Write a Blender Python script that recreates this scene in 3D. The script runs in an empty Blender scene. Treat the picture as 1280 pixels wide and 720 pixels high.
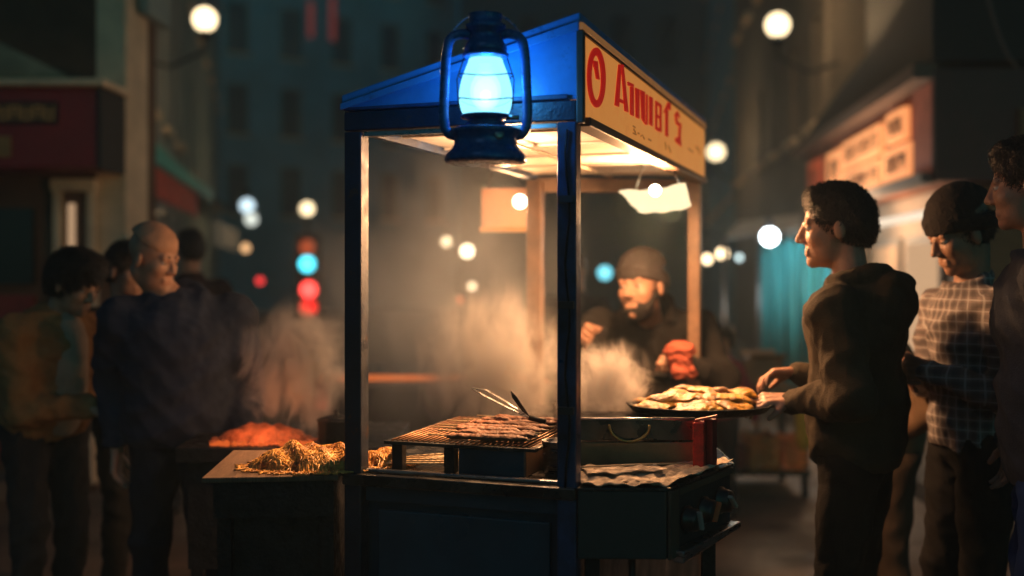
import bpy, math, random
import numpy as np
from mathutils import Vector, Matrix
R = math.radians
random.seed(7)
rng = np.random.default_rng(7)
sc = bpy.context.scene
C = sc.collection

# ------------------------------------------------------------------ camera, world, light, exposure
F, HZ, CZ = 1360.0, 340.0, 1.45          # focal length in photo pixels, horizon row, camera height
cam_d = bpy.data.cameras.new('camera'); cam = bpy.data.objects.new('camera', cam_d); C.objects.link(cam)
cam.location = (0, 0, CZ); cam.rotation_euler = (R(90), 0, 0)
cam_d.sensor_width = 36; cam_d.lens = 36 * F / 1280; cam_d.shift_y = -20 / 1280
cam_d.clip_start = 0.05; cam_d.clip_end = 500
cam_d.dof.use_dof = True; cam_d.dof.focus_distance = 2.95; cam_d.dof.aperture_fstop = 1.0
sc.camera = cam

w = bpy.data.worlds.new('World'); sc.world = w; w.use_nodes = True
wn = w.node_tree; wn.nodes.clear()
sky = wn.nodes.new('ShaderNodeTexSky'); sky.sky_type = 'NISHITA'; sky.sun_disc = False
sky.sun_elevation = R(14); sky.sun_rotation = R(150)
tint = wn.nodes.new('ShaderNodeMixRGB'); tint.blend_type = 'MULTIPLY'; tint.inputs[0].default_value = 1
tint.inputs[2].default_value = (0.10, 0.62, 0.80, 1)
bgn = wn.nodes.new('ShaderNodeBackground'); bgn.inputs[1].default_value = 0.015
wo = wn.nodes.new('ShaderNodeOutputWorld')
wn.links.new(sky.outputs[0], tint.inputs[1]); wn.links.new(tint.outputs[0], bgn.inputs[0]); wn.links.new(bgn.outputs[0], wo.inputs[0])

def light(name, typ, loc, energy, color, size=0.05, rot=None):
    l = bpy.data.lights.new(name, typ); o = bpy.data.objects.new(name, l); C.objects.link(o)
    o.location = loc; l.energy = energy; l.color = color
    if typ == 'SUN': l.angle = R(25)
    elif typ == 'AREA': l.size = size
    else: l.shadow_soft_size = size
    if rot: o.rotation_euler = rot
    return o
light('fill_sun', 'SUN', (0, 0, 20), 0.045, (0.55, 0.85, 1.0), rot=(R(58), 0, R(-22)))  # weak fill sun added behind the camera to lift surfaces facing it
sc.view_settings.view_transform = 'Standard'; sc.view_settings.look = 'None'
sc.view_settings.exposure = 0.36; sc.view_settings.gamma = 1.0
sc.cycles.use_denoising = True
try: sc.cycles.denoiser = 'OPENIMAGEDENOISE'
except Exception: pass
sc.cycles.max_bounces = 7; sc.cycles.volume_bounces = 2; sc.cycles.transparent_max_bounces = 12
sc.cycles.diffuse_bounces = 3; sc.cycles.glossy_bounces = 3; sc.cycles.transmission_bounces = 4
sc.cycles.sample_clamp_indirect = 3.0; sc.cycles.caustics_reflective = False; sc.cycles.caustics_refractive = False

def at(px, py, d):
    """point of the place seen at photo pixel (px, py), d metres in front of the camera"""
    return Vector(((px - 640) / F * d, d, CZ + (HZ - py) / F * d))

WARM = (1.0, .49, .21)
# ------------------------------------------------------------------ materials
def mat(name, col, rough=0.6, metal=0.0, var=0.0, vscale=8.0, bump=0.0, bscale=60.0, emit=None, estr=0.0,
        col2=None, trans=0.0, alpha=1.0, spec=0.5, sheen=0.0, stretch=None, rvar=0.0, sss=0.0):
    m = bpy.data.materials.new(name); m.use_nodes = True; nt = m.node_tree; N = nt.nodes; L = nt.links
    b = N['Principled BSDF']
    b.inputs['Base Color'].default_value = (*col, 1); b.inputs['Roughness'].default_value = rough
    b.inputs['Metallic'].default_value = metal
    b.inputs['Specular IOR Level'].default_value = spec
    if trans: b.inputs['Transmission Weight'].default_value = trans
    if alpha < 1: b.inputs['Alpha'].default_value = alpha
    if sheen: b.inputs['Sheen Weight'].default_value = sheen
    if sss:
        b.inputs['Subsurface Weight'].default_value = sss; b.inputs['Subsurface Radius'].default_value = (0.01, 0.004, 0.002)
        b.inputs['Subsurface Scale'].default_value = 0.5
    if emit: b.inputs['Emission Color'].default_value = (*emit, 1); b.inputs['Emission Strength'].default_value = estr
    if var or bump or col2 or rvar:
        tc = N.new('ShaderNodeTexCoord'); mp = N.new('ShaderNodeMapping')
        L.new(tc.outputs['Object'], mp.inputs[0])
        if stretch: mp.inputs['Scale'].default_value = stretch
        if var or col2:
            n = N.new('ShaderNodeTexNoise'); n.inputs['Scale'].default_value = vscale; n.inputs['Detail'].default_value = 6
            n.inputs['Roughness'].default_value = 0.65
            L.new(mp.outputs[0], n.inputs['Vector'])
            cr = N.new('ShaderNodeValToRGB'); cr.color_ramp.elements[0].position = 0.35; cr.color_ramp.elements[1].position = 0.68
            c2 = col2 if col2 else tuple(max(0, c * (1 - var)) for c in col)
            c1 = col if col2 else tuple(min(1, c * (1 + var * 0.5)) for c in col)
            cr.color_ramp.elements[0].color = (*c2, 1); cr.color_ramp.elements[1].color = (*c1, 1)
            L.new(n.outputs['Fac'], cr.inputs[0]); L.new(cr.outputs[0], b.inputs['Base Color'])
        if rvar:
            n3 = N.new('ShaderNodeTexNoise'); n3.inputs['Scale'].default_value = vscale * 1.7; n3.inputs['Detail'].default_value = 5
            L.new(mp.outputs[0], n3.inputs['Vector'])
            mr = N.new('ShaderNodeMapRange'); mr.inputs[1].default_value = 0.3; mr.inputs[2].default_value = 0.7
            mr.inputs[3].default_value = max(0.03, rough - rvar); mr.inputs[4].default_value = min(1, rough + rvar)
            L.new(n3.outputs['Fac'], mr.inputs[0]); L.new(mr.outputs[0], b.inputs['Roughness'])
        if bump:
            n2 = N.new('ShaderNodeTexNoise'); n2.inputs['Scale'].default_value = bscale; n2.inputs['Detail'].default_value = 4
            L.new(mp.outputs[0], n2.inputs['Vector'])
            bp = N.new('ShaderNodeBump'); bp.inputs['Strength'].default_value = bump; bp.inputs['Distance'].default_value = 0.01
            L.new(n2.outputs['Fac'], bp.inputs['Height']); L.new(bp.outputs[0], b.inputs['Normal'])
    return m

def emat(name, col, strength):
    m = bpy.data.materials.new(name); m.use_nodes = True; nt = m.node_tree; nt.nodes.clear()
    e = nt.nodes.new('ShaderNodeEmission'); e.inputs[0].default_value = (*col, 1); e.inputs[1].default_value = strength
    o = nt.nodes.new('ShaderNodeOutputMaterial'); nt.links.new(e.outputs[0], o.inputs[0]); return m

M = dict(
    blue_shaded=mat('shaded_blue_paint', (0.006, 0.016, 0.035), 0.45, var=0.4, vscale=12, bump=0.15, bscale=120, rvar=0.15),  # shade on the left post and front beam put into the blue paint
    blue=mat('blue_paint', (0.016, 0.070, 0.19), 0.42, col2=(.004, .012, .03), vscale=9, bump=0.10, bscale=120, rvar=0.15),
    blue_panel=mat('blue_panel', (0.05, 0.26, 0.62), 0.5, var=0.25, vscale=5, bump=0.12, bscale=40, rvar=0.15),
    navy=mat('navy_panel', (0.012, 0.045, 0.075), 0.45, var=0.4, vscale=4, rvar=0.2, bump=0.1),
    post_warm=mat('weathered_post', (0.22, 0.13, 0.08), 0.5, var=0.4, vscale=10),
    black=mat('blackened_iron', (0.018, 0.018, 0.022), 0.5, 0.6, var=0.5, vscale=20, bump=0.3, bscale=90, rvar=0.2),
    steel=mat('brushed_steel', (0.42, 0.42, 0.42), 0.33, 1.0, var=0.3, vscale=12, rvar=0.15, stretch=(1, 1, 6)),
    darksteel=mat('grimy_steel', (0.10, 0.095, 0.09), 0.3, 0.85, var=0.5, vscale=9, rvar=0.2),
    wood=mat('worn_board', (0.13, 0.075, 0.045), 0.65, var=0.5, vscale=3, stretch=(12, 1, 1), bump=0.4, bscale=30),
    bamboo=mat('bamboo', (0.68, 0.50, 0.30), 0.55, var=0.3, vscale=15),
    ceiling=mat('stall_ceiling', (0.86, 0.76, 0.63), 0.6, var=0.15, vscale=2.5, bump=0.25, bscale=12, stretch=(1, 5, 1)),
    trim=mat('brown_trim', (0.10, 0.05, 0.03), 0.5, var=0.3),
    signtrim=mat('glowing_sign_trim', (0.50, 0.26, 0.11), 0.5, var=0.25, vscale=12, emit=(.5, .2, .06), estr=.25),  # faint glow put into the trim so that it looks lit
    sign=mat('backlit_sign', (0.70, 0.42, 0.16), 0.5, var=0.2, vscale=2.2, emit=(0.80, 0.28, 0.055), estr=0.45),
    signred=mat('sign_red', (0.45, 0.01, 0.01), 0.5, emit=(0.6, 0.01, 0.006), estr=0.35),
    signfaint=mat('sign_faint', (0.35, 0.17, 0.05), 0.5, emit=(0.4, 0.15, 0.03), estr=0.3),
    paper=mat('newspaper', (0.78, 0.64, 0.48), 0.8, col2=(0.26, 0.19, 0.13), vscale=35, bump=0.4, bscale=50, stretch=(1, 3, 1)),
    red=mat('red_carton', (0.80, 0.03, 0.02), 0.45, var=0.4, vscale=25, bump=0.2, bscale=50),
    bread=mat('flatbread', (0.90, 0.45, 0.05), 0.42, col2=(0.10, 0.03, 0.008), vscale=20, bump=0.8, bscale=60),
    noodle=mat('fried_noodles', (0.88, 0.46, 0.11), 0.38, col2=(.20, .06, .015), vscale=24),
    meat=mat('grilled_meat', (0.28, 0.10, 0.04), 0.6, col2=(0.08, 0.025, 0.012), vscale=50, bump=0.7, bscale=90),
    brass=mat('brass', (0.55, 0.36, 0.12), 0.35, 1.0),
    skin=mat('skin', (0.44, 0.24, 0.16), 0.5, var=0.18, vscale=18, bump=0.12, bscale=140, sss=0.15),
    skin2=mat('skin_deep', (0.34, 0.18, 0.115), 0.5, var=0.18, vscale=18, bump=0.12, bscale=140, sss=0.15),
    hair=mat('black_hair', (0.014, 0.010, 0.009), 0.5, bump=0.9, bscale=60, stretch=(5, 5, 1.0), var=0.3),
    eye=mat('eye_white', (0.5, 0.45, 0.42), 0.25), iris=mat('iris', (0.02, 0.012, 0.01), 0.15),
    lamp_iron=mat('lantern_paint', (0.025, 0.12, 0.36), 0.28, 0.2, var=0.3, vscale=30, rvar=0.12),
    asphalt=mat('asphalt', (0.15, 0.105, 0.075), 0.75, var=0.5, vscale=1.6, bump=0.5, bscale=45, rvar=0.2),
    paving=mat('paving', (0.13, 0.11, 0.09), 0.8, var=0.4, vscale=2.5, bump=0.4, bscale=30),
)
def cloth(name, col, var=0.3, rough=0.9, bump=0.35, bscale=220, vs=6): return mat(name, col, rough, var=var, vscale=vs, bump=bump, bscale=bscale, sheen=0.0, spec=0.18)

# ------------------------------------------------------------------ mesh helpers
def tag(o, label=None, cat=None, group=None, kind=None):
    if label: o['label'] = label
    if cat: o['category'] = cat
    if group: o['group'] = group
    if kind: o['kind'] = kind
    return o
def thing(name, loc, label, cat, rotz=0.0, group=None):
    o = bpy.data.objects.new(name, None); C.objects.link(o); o.empty_display_size = 0.1
    o.location = loc; o.rotation_euler = (0, 0, rotz); o['wm'] = 0
    del o['wm']
    return tag(o, label, cat, group)
def basis(direction, up=(0, 0, 1)):
    z = Vector(direction).normalized(); u = Vector(up)
    if abs(z.dot(u)) > 0.98: u = Vector((0, 1, 0))
    x = u.cross(z).normalized(); y = z.cross(x)
    return Matrix((x, y, z)).transposed()

class MB:
    def __init__(s): s.v = []; s.f = []; s.m = []; s.sm = []
    def add(s, vs, fs, mi=0, smooth=False):
        k = len(s.v); s.v += [tuple(v) for v in vs]; s.f += [tuple(i + k for i in f) for f in fs]
        s.m += [mi] * len(fs); s.sm += [smooth] * len(fs); return s
    def box(s, c, size, rot=None, mi=0):
        c = Vector(c); hx, hy, hz = [q / 2 for q in size]
        vs = [Vector((x, y, z)) for x in (-hx, hx) for y in (-hy, hy) for z in (-hz, hz)]
        if rot is not None:
            if not isinstance(rot, Matrix): rot = Matrix.Rotation(rot, 3, 'Z')
            vs = [rot @ v for v in vs]
        return s.add([v + c for v in vs], [(0, 1, 3, 2), (4, 6, 7, 5), (0, 4, 5, 1), (2, 3, 7, 6), (0, 2, 6, 4), (1, 5, 7, 3)], mi)
    def prism(s, pts, z0, z1, mi=0):
        """polygon in plan, extruded upward; z0/z1 numbers or lists"""
        n = len(pts)
        a = sum(pts[i][0] * pts[(i + 1) % n][1] - pts[(i + 1) % n][0] * pts[i][1] for i in range(n))
        if a < 0: pts = pts[::-1]; z0 = z0[::-1] if isinstance(z0, list) else z0; z1 = z1[::-1] if isinstance(z1, list) else z1
        g = lambda z, i: z[i] if isinstance(z, list) else z
        vs = [(p[0], p[1], g(z0, i)) for i, p in enumerate(pts)] + [(p[0], p[1], g(z1, i)) for i, p in enumerate(pts)]
        fs = [tuple(range(n - 1, -1, -1)), tuple(range(n, 2 * n))] + [(i, (i + 1) % n, n + (i + 1) % n, n + i) for i in range(n)]
        return s.add(vs, fs, mi)
    def slab(s, pts, nrm, th, mi=0):
        """3D polygon given a thickness along nrm"""
        n = len(pts); nv = Vector(nrm).normalized() * th
        vs = [Vector(p) for p in pts] + [Vector(p) + nv for p in pts]
        e1 = vs[1] - vs[0]; e2 = vs[2] - vs[1]
        fs = [tuple(range(n - 1, -1, -1)), tuple(range(n, 2 * n))] + [(i, (i + 1) % n, n + (i + 1) % n, n + i) for i in range(n)]
        if e1.cross(e2).dot(nv) < 0: fs = [f[::-1] for f in fs]
        return s.add(vs, fs, mi)
    def lathe(s, prof, c=(0, 0, 0), n=24, mi=0, axis=None, sx=1, sy=1):
        c = Vector(c); Rm = basis(axis) if axis is not None else Matrix.Identity(3)
        vs = []; fs = []
        for r, z in prof:
            for k in range(n):
                a = 2 * math.pi * k / n; vs.append(c + Rm @ Vector((r * math.cos(a) * sx, r * math.sin(a) * sy, z)))
        for j in range(len(prof) - 1):
            for k in range(n):
                k2 = (k + 1) % n; fs.append((j * n + k, j * n + k2, (j + 1) * n + k2, (j + 1) * n + k))
        fs.append(tuple(range(n - 1, -1, -1))); fs.append(tuple((len(prof) - 1) * n + k for k in range(n)))
        return s.add(vs, fs, mi, True)
    def ball(s, c, r, n=16, mi=0, sz=1.0):
        prof = [(max(1e-4, r * math.sin(math.pi * i / n)), -r * sz * math.cos(math.pi * i / n)) for i in range(n + 1)]
        return s.lathe(prof, c, n=n * 2, mi=mi)
    def tube(s, path, r, n=8, mi=0, flat=1.0):
        P = [Vector(p) for p in path]; rs = r if isinstance(r, (list, tuple)) else [r] * len(P)
        vs = []; fs = []; up = Vector((0, 0, 1)); prev = None
        for i, p in enumerate(P):
            t = (P[min(i + 1, len(P) - 1)] - P[max(i - 1, 0)])
            if t.length < 1e-9: t = Vector((0, 0, 1))
            t.normalize()
            if prev is None:
                x = up.cross(t) if abs(t.z) < 0.95 else Vector((0, 1, 0)).cross(t)
            else: x = prev - t * prev.dot(t)
            x.normalize(); y = t.cross(x); prev = x
            for k in range(n):
                a = 2 * math.pi * k / n; vs.append(p + x * (rs[i] * math.cos(a)) + y * (rs[i] * flat * math.sin(a)))
        for j in range(len(P) - 1):
            for k in range(n):
                k2 = (k + 1) % n; fs.append((j * n + k, j * n + k2, (j + 1) * n + k2, (j + 1) * n + k))
        fs.append(tuple(range(n - 1, -1, -1))); fs.append(tuple((len(P) - 1) * n + k for k in range(n)))
        return s.add(vs, fs, mi, True)
    def build(s, name, mats, parent=None, local=False, bevel=0.0):
        """links the collected shapes as one mesh object; world coordinates are turned into the parent's own"""
        me = bpy.data.meshes.new(name)
        vs = s.v
        if parent is not None and not local:
            inv = world_of(parent).inverted(); vs = [tuple(inv @ Vector(v)) for v in vs]
        elif parent is None and not local and vs:
            a = np.array(vs); c0 = Vector(((a[:, 0].min() + a[:, 0].max()) / 2, (a[:, 1].min() + a[:, 1].max()) / 2, a[:, 2].min()))
            vs = [tuple(Vector(v) - c0) for v in vs]
        me.from_pydata(vs, [], s.f); mats = mats if isinstance(mats, (list, tuple)) else [mats]
        for q in mats: me.materials.append(q)
        me.polygons.foreach_set('material_index', s.m); me.polygons.foreach_set('use_smooth', s.sm); me.update()
        o = bpy.data.objects.new(name, me); C.objects.link(o)
        if parent is not None: o.parent = parent
        elif not local and s.v: o.location = c0
        if bevel:
            b = o.modifiers.new('bevel', 'BEVEL'); b.width = bevel; b.segments = 2; b.limit_method = 'ANGLE'; b.angle_limit = R(40)
        return o
def world_of(o):
    m = Matrix.LocRotScale(o.location, o.rotation_euler, o.scale)
    return world_of(o.parent) @ m if o.parent else m
def clone(o, loc=None, rotz=None, label=None, parent=None):
    c = o.copy(); C.objects.link(c)
    if parent is not None: c.parent = parent
    if loc is not None: c.location = loc
    if rotz is not None: c.rotation_euler = (0, 0, rotz)
    if label: c['label'] = label
    for ch in [x for x in bpy.data.objects if x.parent == o]: clone(ch, parent=c)
    return c
struct = lambda o: tag(o, kind='structure')

# ------------------------------------------------------------------ implicit surfaces (people, bread, cloth)
def V3(p): return np.array([float(q) for q in p])
class SDF:
    """smooth union of tapered capsules and ellipsoids on a rectilinear grid, polygonised with surface nets"""
    def __init__(s): s.p = []
    def cone(s, a, b, ra, rb, k=0.02): s.p.append(('c', V3(a), V3(b), ra, rb, k, 1)); return s
    def ell(s, c, r, rot=None, k=0.02, sub=False): s.p.append(('e', V3(c), V3(r), None if rot is None else np.array(rot), 0, k, -1 if sub else 1)); return s
    def ball(s, c, r, k=0.02, sub=False): return s.ell(c, (r, r, r), None, k, sub)
    def plane(s, pt, n, k=0.004): n = V3(n); s.p.append(('p', V3(pt), n / np.linalg.norm(n), 0, 0, k, 0)); return s
    def bounds(s):
        lo = np.full(3, 1e9); hi = -lo
        for t, a, b, c, d, k, sg in s.p:
            if sg != 1: continue
            if t == 'c': l = np.minimum(a - c, b - d); h = np.maximum(a + c, b + d)
            else: m = b.max(); l = a - m; h = a + m
            lo = np.minimum(lo, l); hi = np.maximum(hi, h)
        return lo, hi
    def mesh(s, res, fine=()):
        lo, hi = s.bounds(); ax = []
        for i in range(3):
            pts = [lo[i] - 3 * res]
            while pts[-1] < hi[i] + 3 * res:
                st = res
                for (fl, fh, fr) in fine:
                    if fl[i] <= pts[-1] <= fh[i]: st = min(st, fr)
                pts.append(pts[-1] + st)
            ax.append(np.array(pts))
        X, Y, Z = ax
        V = np.full((len(X), len(Y), len(Z)), 0.5, np.float32)
        for t, a, b, c, d, k, sg in s.p:
            if t == 'p':
                g = ((X - a[0]) * b[0])[:, None, None] + ((Y - a[1]) * b[1])[None, :, None] + ((Z - a[2]) * b[2])[None, None, :]
                V[:] = np.maximum(V, g); continue
            m = k + 0.02
            if t == 'c': l = np.minimum(a - c, b - d) - m; h = np.maximum(a + c, b + d) + m
            else: l = a - b.max() - m; h = a + b.max() + m
            i0 = [max(0, np.searchsorted(ax[i], l[i]) - 1) for i in range(3)]; i1 = [min(len(ax[i]), np.searchsorted(ax[i], h[i]) + 1) for i in range(3)]
            if any(i1[i] <= i0[i] for i in range(3)): continue
            xs = X[i0[0]:i1[0], None, None]; ys = Y[None, i0[1]:i1[1], None]; zs = Z[None, None, i0[2]:i1[2]]
            if t == 'c':
                ab = b - a; L2 = max(1e-9, ab @ ab)
                hh = np.clip(((xs - a[0]) * ab[0] + (ys - a[1]) * ab[1] + (zs - a[2]) * ab[2]) / L2, 0, 1)
                q = np.sqrt((xs - a[0] - hh * ab[0]) ** 2 + (ys - a[1] - hh * ab[1]) ** 2 + (zs - a[2] - hh * ab[2]) ** 2) - (c + (d - c) * hh)
            else:
                dx, dy, dz = xs - a[0], ys - a[1], zs - a[2]
                if c is not None: dx, dy, dz = (c[0, 0] * dx + c[1, 0] * dy + c[2, 0] * dz, c[0, 1] * dx + c[1, 1] * dy + c[2, 1] * dz, c[0, 2] * dx + c[1, 2] * dy + c[2, 2] * dz)
                k0 = np.sqrt((dx / b[0]) ** 2 + (dy / b[1]) ** 2 + (dz / b[2]) ** 2)
                k1 = np.sqrt((dx / b[0] ** 2) ** 2 + (dy / b[1] ** 2) ** 2 + (dz / b[2] ** 2) ** 2) + 1e-6
                q = k0 * (k0 - 1) / k1
            sl = (slice(i0[0], i1[0]), slice(i0[1], i1[1]), slice(i0[2], i1[2])); o = V[sl]
            if sg == 1:
                hh = np.clip(0.5 + 0.5 * (o - q) / k, 0, 1); V[sl] = o * (1 - hh) + q * hh - k * hh * (1 - hh)
            else:
                q = -q; hh = np.clip(0.5 - 0.5 * (o - q) / k, 0, 1); V[sl] = o * (1 - hh) + q * hh + k * hh * (1 - hh)
        return nets(V, ax)
def nets(V, ax):
    I = V < 0
    cs = [(x, y, z) for x in (0, 1) for y in (0, 1) for z in (0, 1)]
    n = [q - 1 for q in V.shape]
    cnt = np.zeros(n, np.int8)
    for x, y, z in cs: cnt += I[x:x + n[0], y:y + n[1], z:z + n[2]]
    act = np.argwhere((cnt > 0) & (cnt < 8))
    idx = np.full(n, -1, np.int64); idx[act[:, 0], act[:, 1], act[:, 2]] = np.arange(len(act))
    vals = np.stack([V[act[:, 0] + x, act[:, 1] + y, act[:, 2] + z] for x, y, z in cs], 1)
    P = np.zeros((len(act), 3)); W = np.zeros(len(act)); ca = np.array(cs, float)
    for i in range(8):
        for j in range(i + 1, 8):
            if np.abs(ca[i] - ca[j]).sum() != 1: continue
            v0, v1 = vals[:, i], vals[:, j]; sg = (v0 < 0) != (v1 < 0)
            t = np.where(sg, v0 / np.where(sg, v0 - v1, 1), 0)
            P += np.where(sg[:, None], ca[i] + t[:, None] * (ca[j] - ca[i]), 0); W += sg
    P = P / W[:, None] + act
    pts = np.stack([np.interp(P[:, i], np.arange(len(ax[i])), ax[i]) for i in range(3)], 1)
    faces = []
    for a in range(3):
        b, c = (a + 1) % 3, (a + 2) % 3
        s0 = [slice(None)] * 3; s1 = [slice(None)] * 3; s0[a] = slice(0, -1); s1[a] = slice(1, None)
        e = I[tuple(s0)] != I[tuple(s1)]; E = np.argwhere(e)
        ok = (E[:, b] > 0) & (E[:, c] > 0) & (E[:, b] < n[b]) & (E[:, c] < n[c]); E = E[ok]
        ins = I[E[:, 0], E[:, 1], E[:, 2]]
        def cell(db, dc):
            q = E.copy(); q[:, b] += db; q[:, c] += dc; return idx[q[:, 0], q[:, 1], q[:, 2]]
        Q = np.stack([cell(-1, -1), cell(0, -1), cell(0, 0), cell(-1, 0)], 1)
        Q[~ins] = Q[~ins][:, ::-1]; faces.append(Q)
    return pts, np.concatenate(faces)
def normals(P, Fc):
    n = np.cross(P[Fc[:, 2]] - P[Fc[:, 0]], P[Fc[:, 3]] - P[Fc[:, 1]]); N = np.zeros_like(P)
    for i in range(4): np.add.at(N, Fc[:, i], n)
    return N / (np.linalg.norm(N, axis=1, keepdims=True) + 1e-12)
def folds(P, amp, f, seed):
    """cloth folds: warped ridges running mostly across the limb"""
    r = np.random.default_rng(seed); h = np.zeros(len(P))
    for o in range(4):
        d = r.normal(size=3) * np.array([0.8, 0.8, 1.1]); d /= np.linalg.norm(d); w_ = r.normal(size=3)
        ph = P @ d * f * (1.45 ** o) + 1.3 * np.sin(P @ w_ * f * 0.5 + r.uniform(0, 6)) + r.uniform(0, 6)
        h += (1 - np.abs(np.sin(ph)) * 2 + 0.3 * np.sin(P @ w_ * f * 2.3)) * 0.62 ** o
    return h * amp / 2
def mesh_obj(name, PF, mats, parent, amp=0.0, f=22, seed=1, rough=None, locks=None):
    P, Fc = PF
    if amp: P = P + normals(P, Fc) * folds(P, amp, f, seed)[:, None]
    if rough: P = P + normals(P, Fc) * (folds(P, rough[0], rough[1], seed + 50))[:, None]
    if locks: P, Fc = strands((P, Fc), locks[0], locks[1], seed, locks[2])
    me = bpy.data.meshes.new(name); me.vertices.add(len(P)); me.vertices.foreach_set('co', P.astype(np.float32).ravel())
    me.loops.add(Fc.size); me.loops.foreach_set('vertex_index', Fc.astype(np.int32).ravel())
    me.polygons.add(len(Fc)); me.polygons.foreach_set('loop_start', np.arange(0, Fc.size, 4, dtype=np.int32))
    me.polygons.foreach_set('use_smooth', np.ones(len(Fc), bool)); me.update(calc_edges=True); me.validate()
    for q in (mats if isinstance(mats, (list, tuple)) else [mats]): me.materials.append(q)
    o = bpy.data.objects.new(name, me); C.objects.link(o)
    if parent is not None: o.parent = parent
    return o

# ------------------------------------------------------------------ people
def strands(PF, n, ln, seed, down=(0, 0, -1), w_=.0011):
    """short tapered locks laid over a hair shell, in the same mesh"""
    P, Fc = PF; N = normals(P, Fc); r = np.random.default_rng(seed); ids = r.integers(0, len(P), n); Pn = [P]; Fn = [Fc]; k0 = len(P)
    p = P[ids]; nn = N[ids]; d = np.array(down)[None] + r.normal(0, .45, (n, 3)); d -= nn * (d * nn).sum(1, keepdims=True) * .85; d /= np.linalg.norm(d, axis=1, keepdims=True)
    sd = np.cross(d, nn); L = r.uniform(.5, 1.1, (n, 1)) * ln
    q0 = p - nn * .002; q1 = p + d * L * .5 + nn * L * r.uniform(.18, .42, (n, 1)); q2 = p + d * L + nn * L * r.uniform(.05, .35, (n, 1))
    V = np.stack([q0 - sd * w_ * 1.4, q0 + sd * w_ * 1.4, q1 - sd * w_, q1 + sd * w_, q2 - sd * w_ * .25, q2 + sd * w_ * .25], 1).reshape(-1, 3)
    b = k0 + np.arange(n)[:, None] * 6; F1 = np.concatenate([b + np.array([[0, 1, 3, 2]]), b + np.array([[2, 3, 5, 4]])])
    return np.concatenate([P, V]), np.concatenate([Fc, F1])
def unit(v): v = V3(v); return v / (np.linalg.norm(v) + 1e-9)
def rot_head(yaw, pitch, roll=0):
    m = Matrix.Rotation(R(yaw), 3, 'Z') @ Matrix.Rotation(R(pitch), 3, 'X') @ Matrix.Rotation(R(roll), 3, 'Y'); return np.array(m)
def ik(a, c, l1, l2, pole):
    a, c = V3(a), V3(c); d = c - a; L = np.linalg.norm(d)
    if L > (l1 + l2) * 0.995: c = a + d / L * (l1 + l2) * 0.995; d = c - a; L = np.linalg.norm(d)
    x = (l1 * l1 - l2 * l2 + L * L) / (2 * L); h = math.sqrt(max(0, l1 * l1 - x * x)); u = d / L
    p = V3(pole); p = p - u * (p @ u); p /= np.linalg.norm(p) + 1e-9
    return a + u * x + p * h, c
def hand(S, wr, dr, pn, side, curl, sc_=1.0):
    """palm, four unequal bent fingers and a thumb; pn = direction the palm faces, side = +1 if the thumb is on lateral +"""
    dr = unit(dr); pn = V3(pn); pn = unit(pn - dr * (pn @ dr)); lat = np.cross(dr, pn); q = sc_
    for t in (-0.6, 0.0, 0.6): S.cone(wr + lat * t * 0.022 * q, wr + dr * 0.085 * q + lat * t * 0.046 * q, 0.016 * q, 0.0125 * q, 0.012)
    for i, (o, ln) in enumerate(((0.031, 0.070), (0.011, 0.080), (-0.010, 0.075), (-0.030, 0.058))):
        b = wr + dr * (0.088 - abs(i - 1.2) * 0.004) * q + lat * side * o * q; ang = 0
        rr = [0.0092, 0.0085, 0.0076, 0.0062]; d = dr
        for j, (fr, cu) in enumerate(((0.45, 0.9), (0.32, 1.1), (0.23, 0.7))):
            ang += curl * cu; d = dr * math.cos(ang) + pn * math.sin(ang) + lat * side * o * 0.8
            e = b + unit(d) * ln * fr * q; S.cone(b, e, rr[j] * q, rr[j + 1] * q, 0.004); b = e
    b = wr + dr * 0.028 * q + lat * side * 0.022 * q; d = unit(dr * 0.7 + lat * side * 0.75 + pn * (0.25 + curl * 0.35)); e = b + d * 0.042 * q
    S.cone(b, e, 0.0145 * q, 0.0105 * q, 0.01); d2 = unit(d * 0.6 + dr * 0.5 + pn * curl * 0.7); S.cone(e, e + d2 * 0.034 * q, 0.0102 * q, 0.0078 * q, 0.005)

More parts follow.
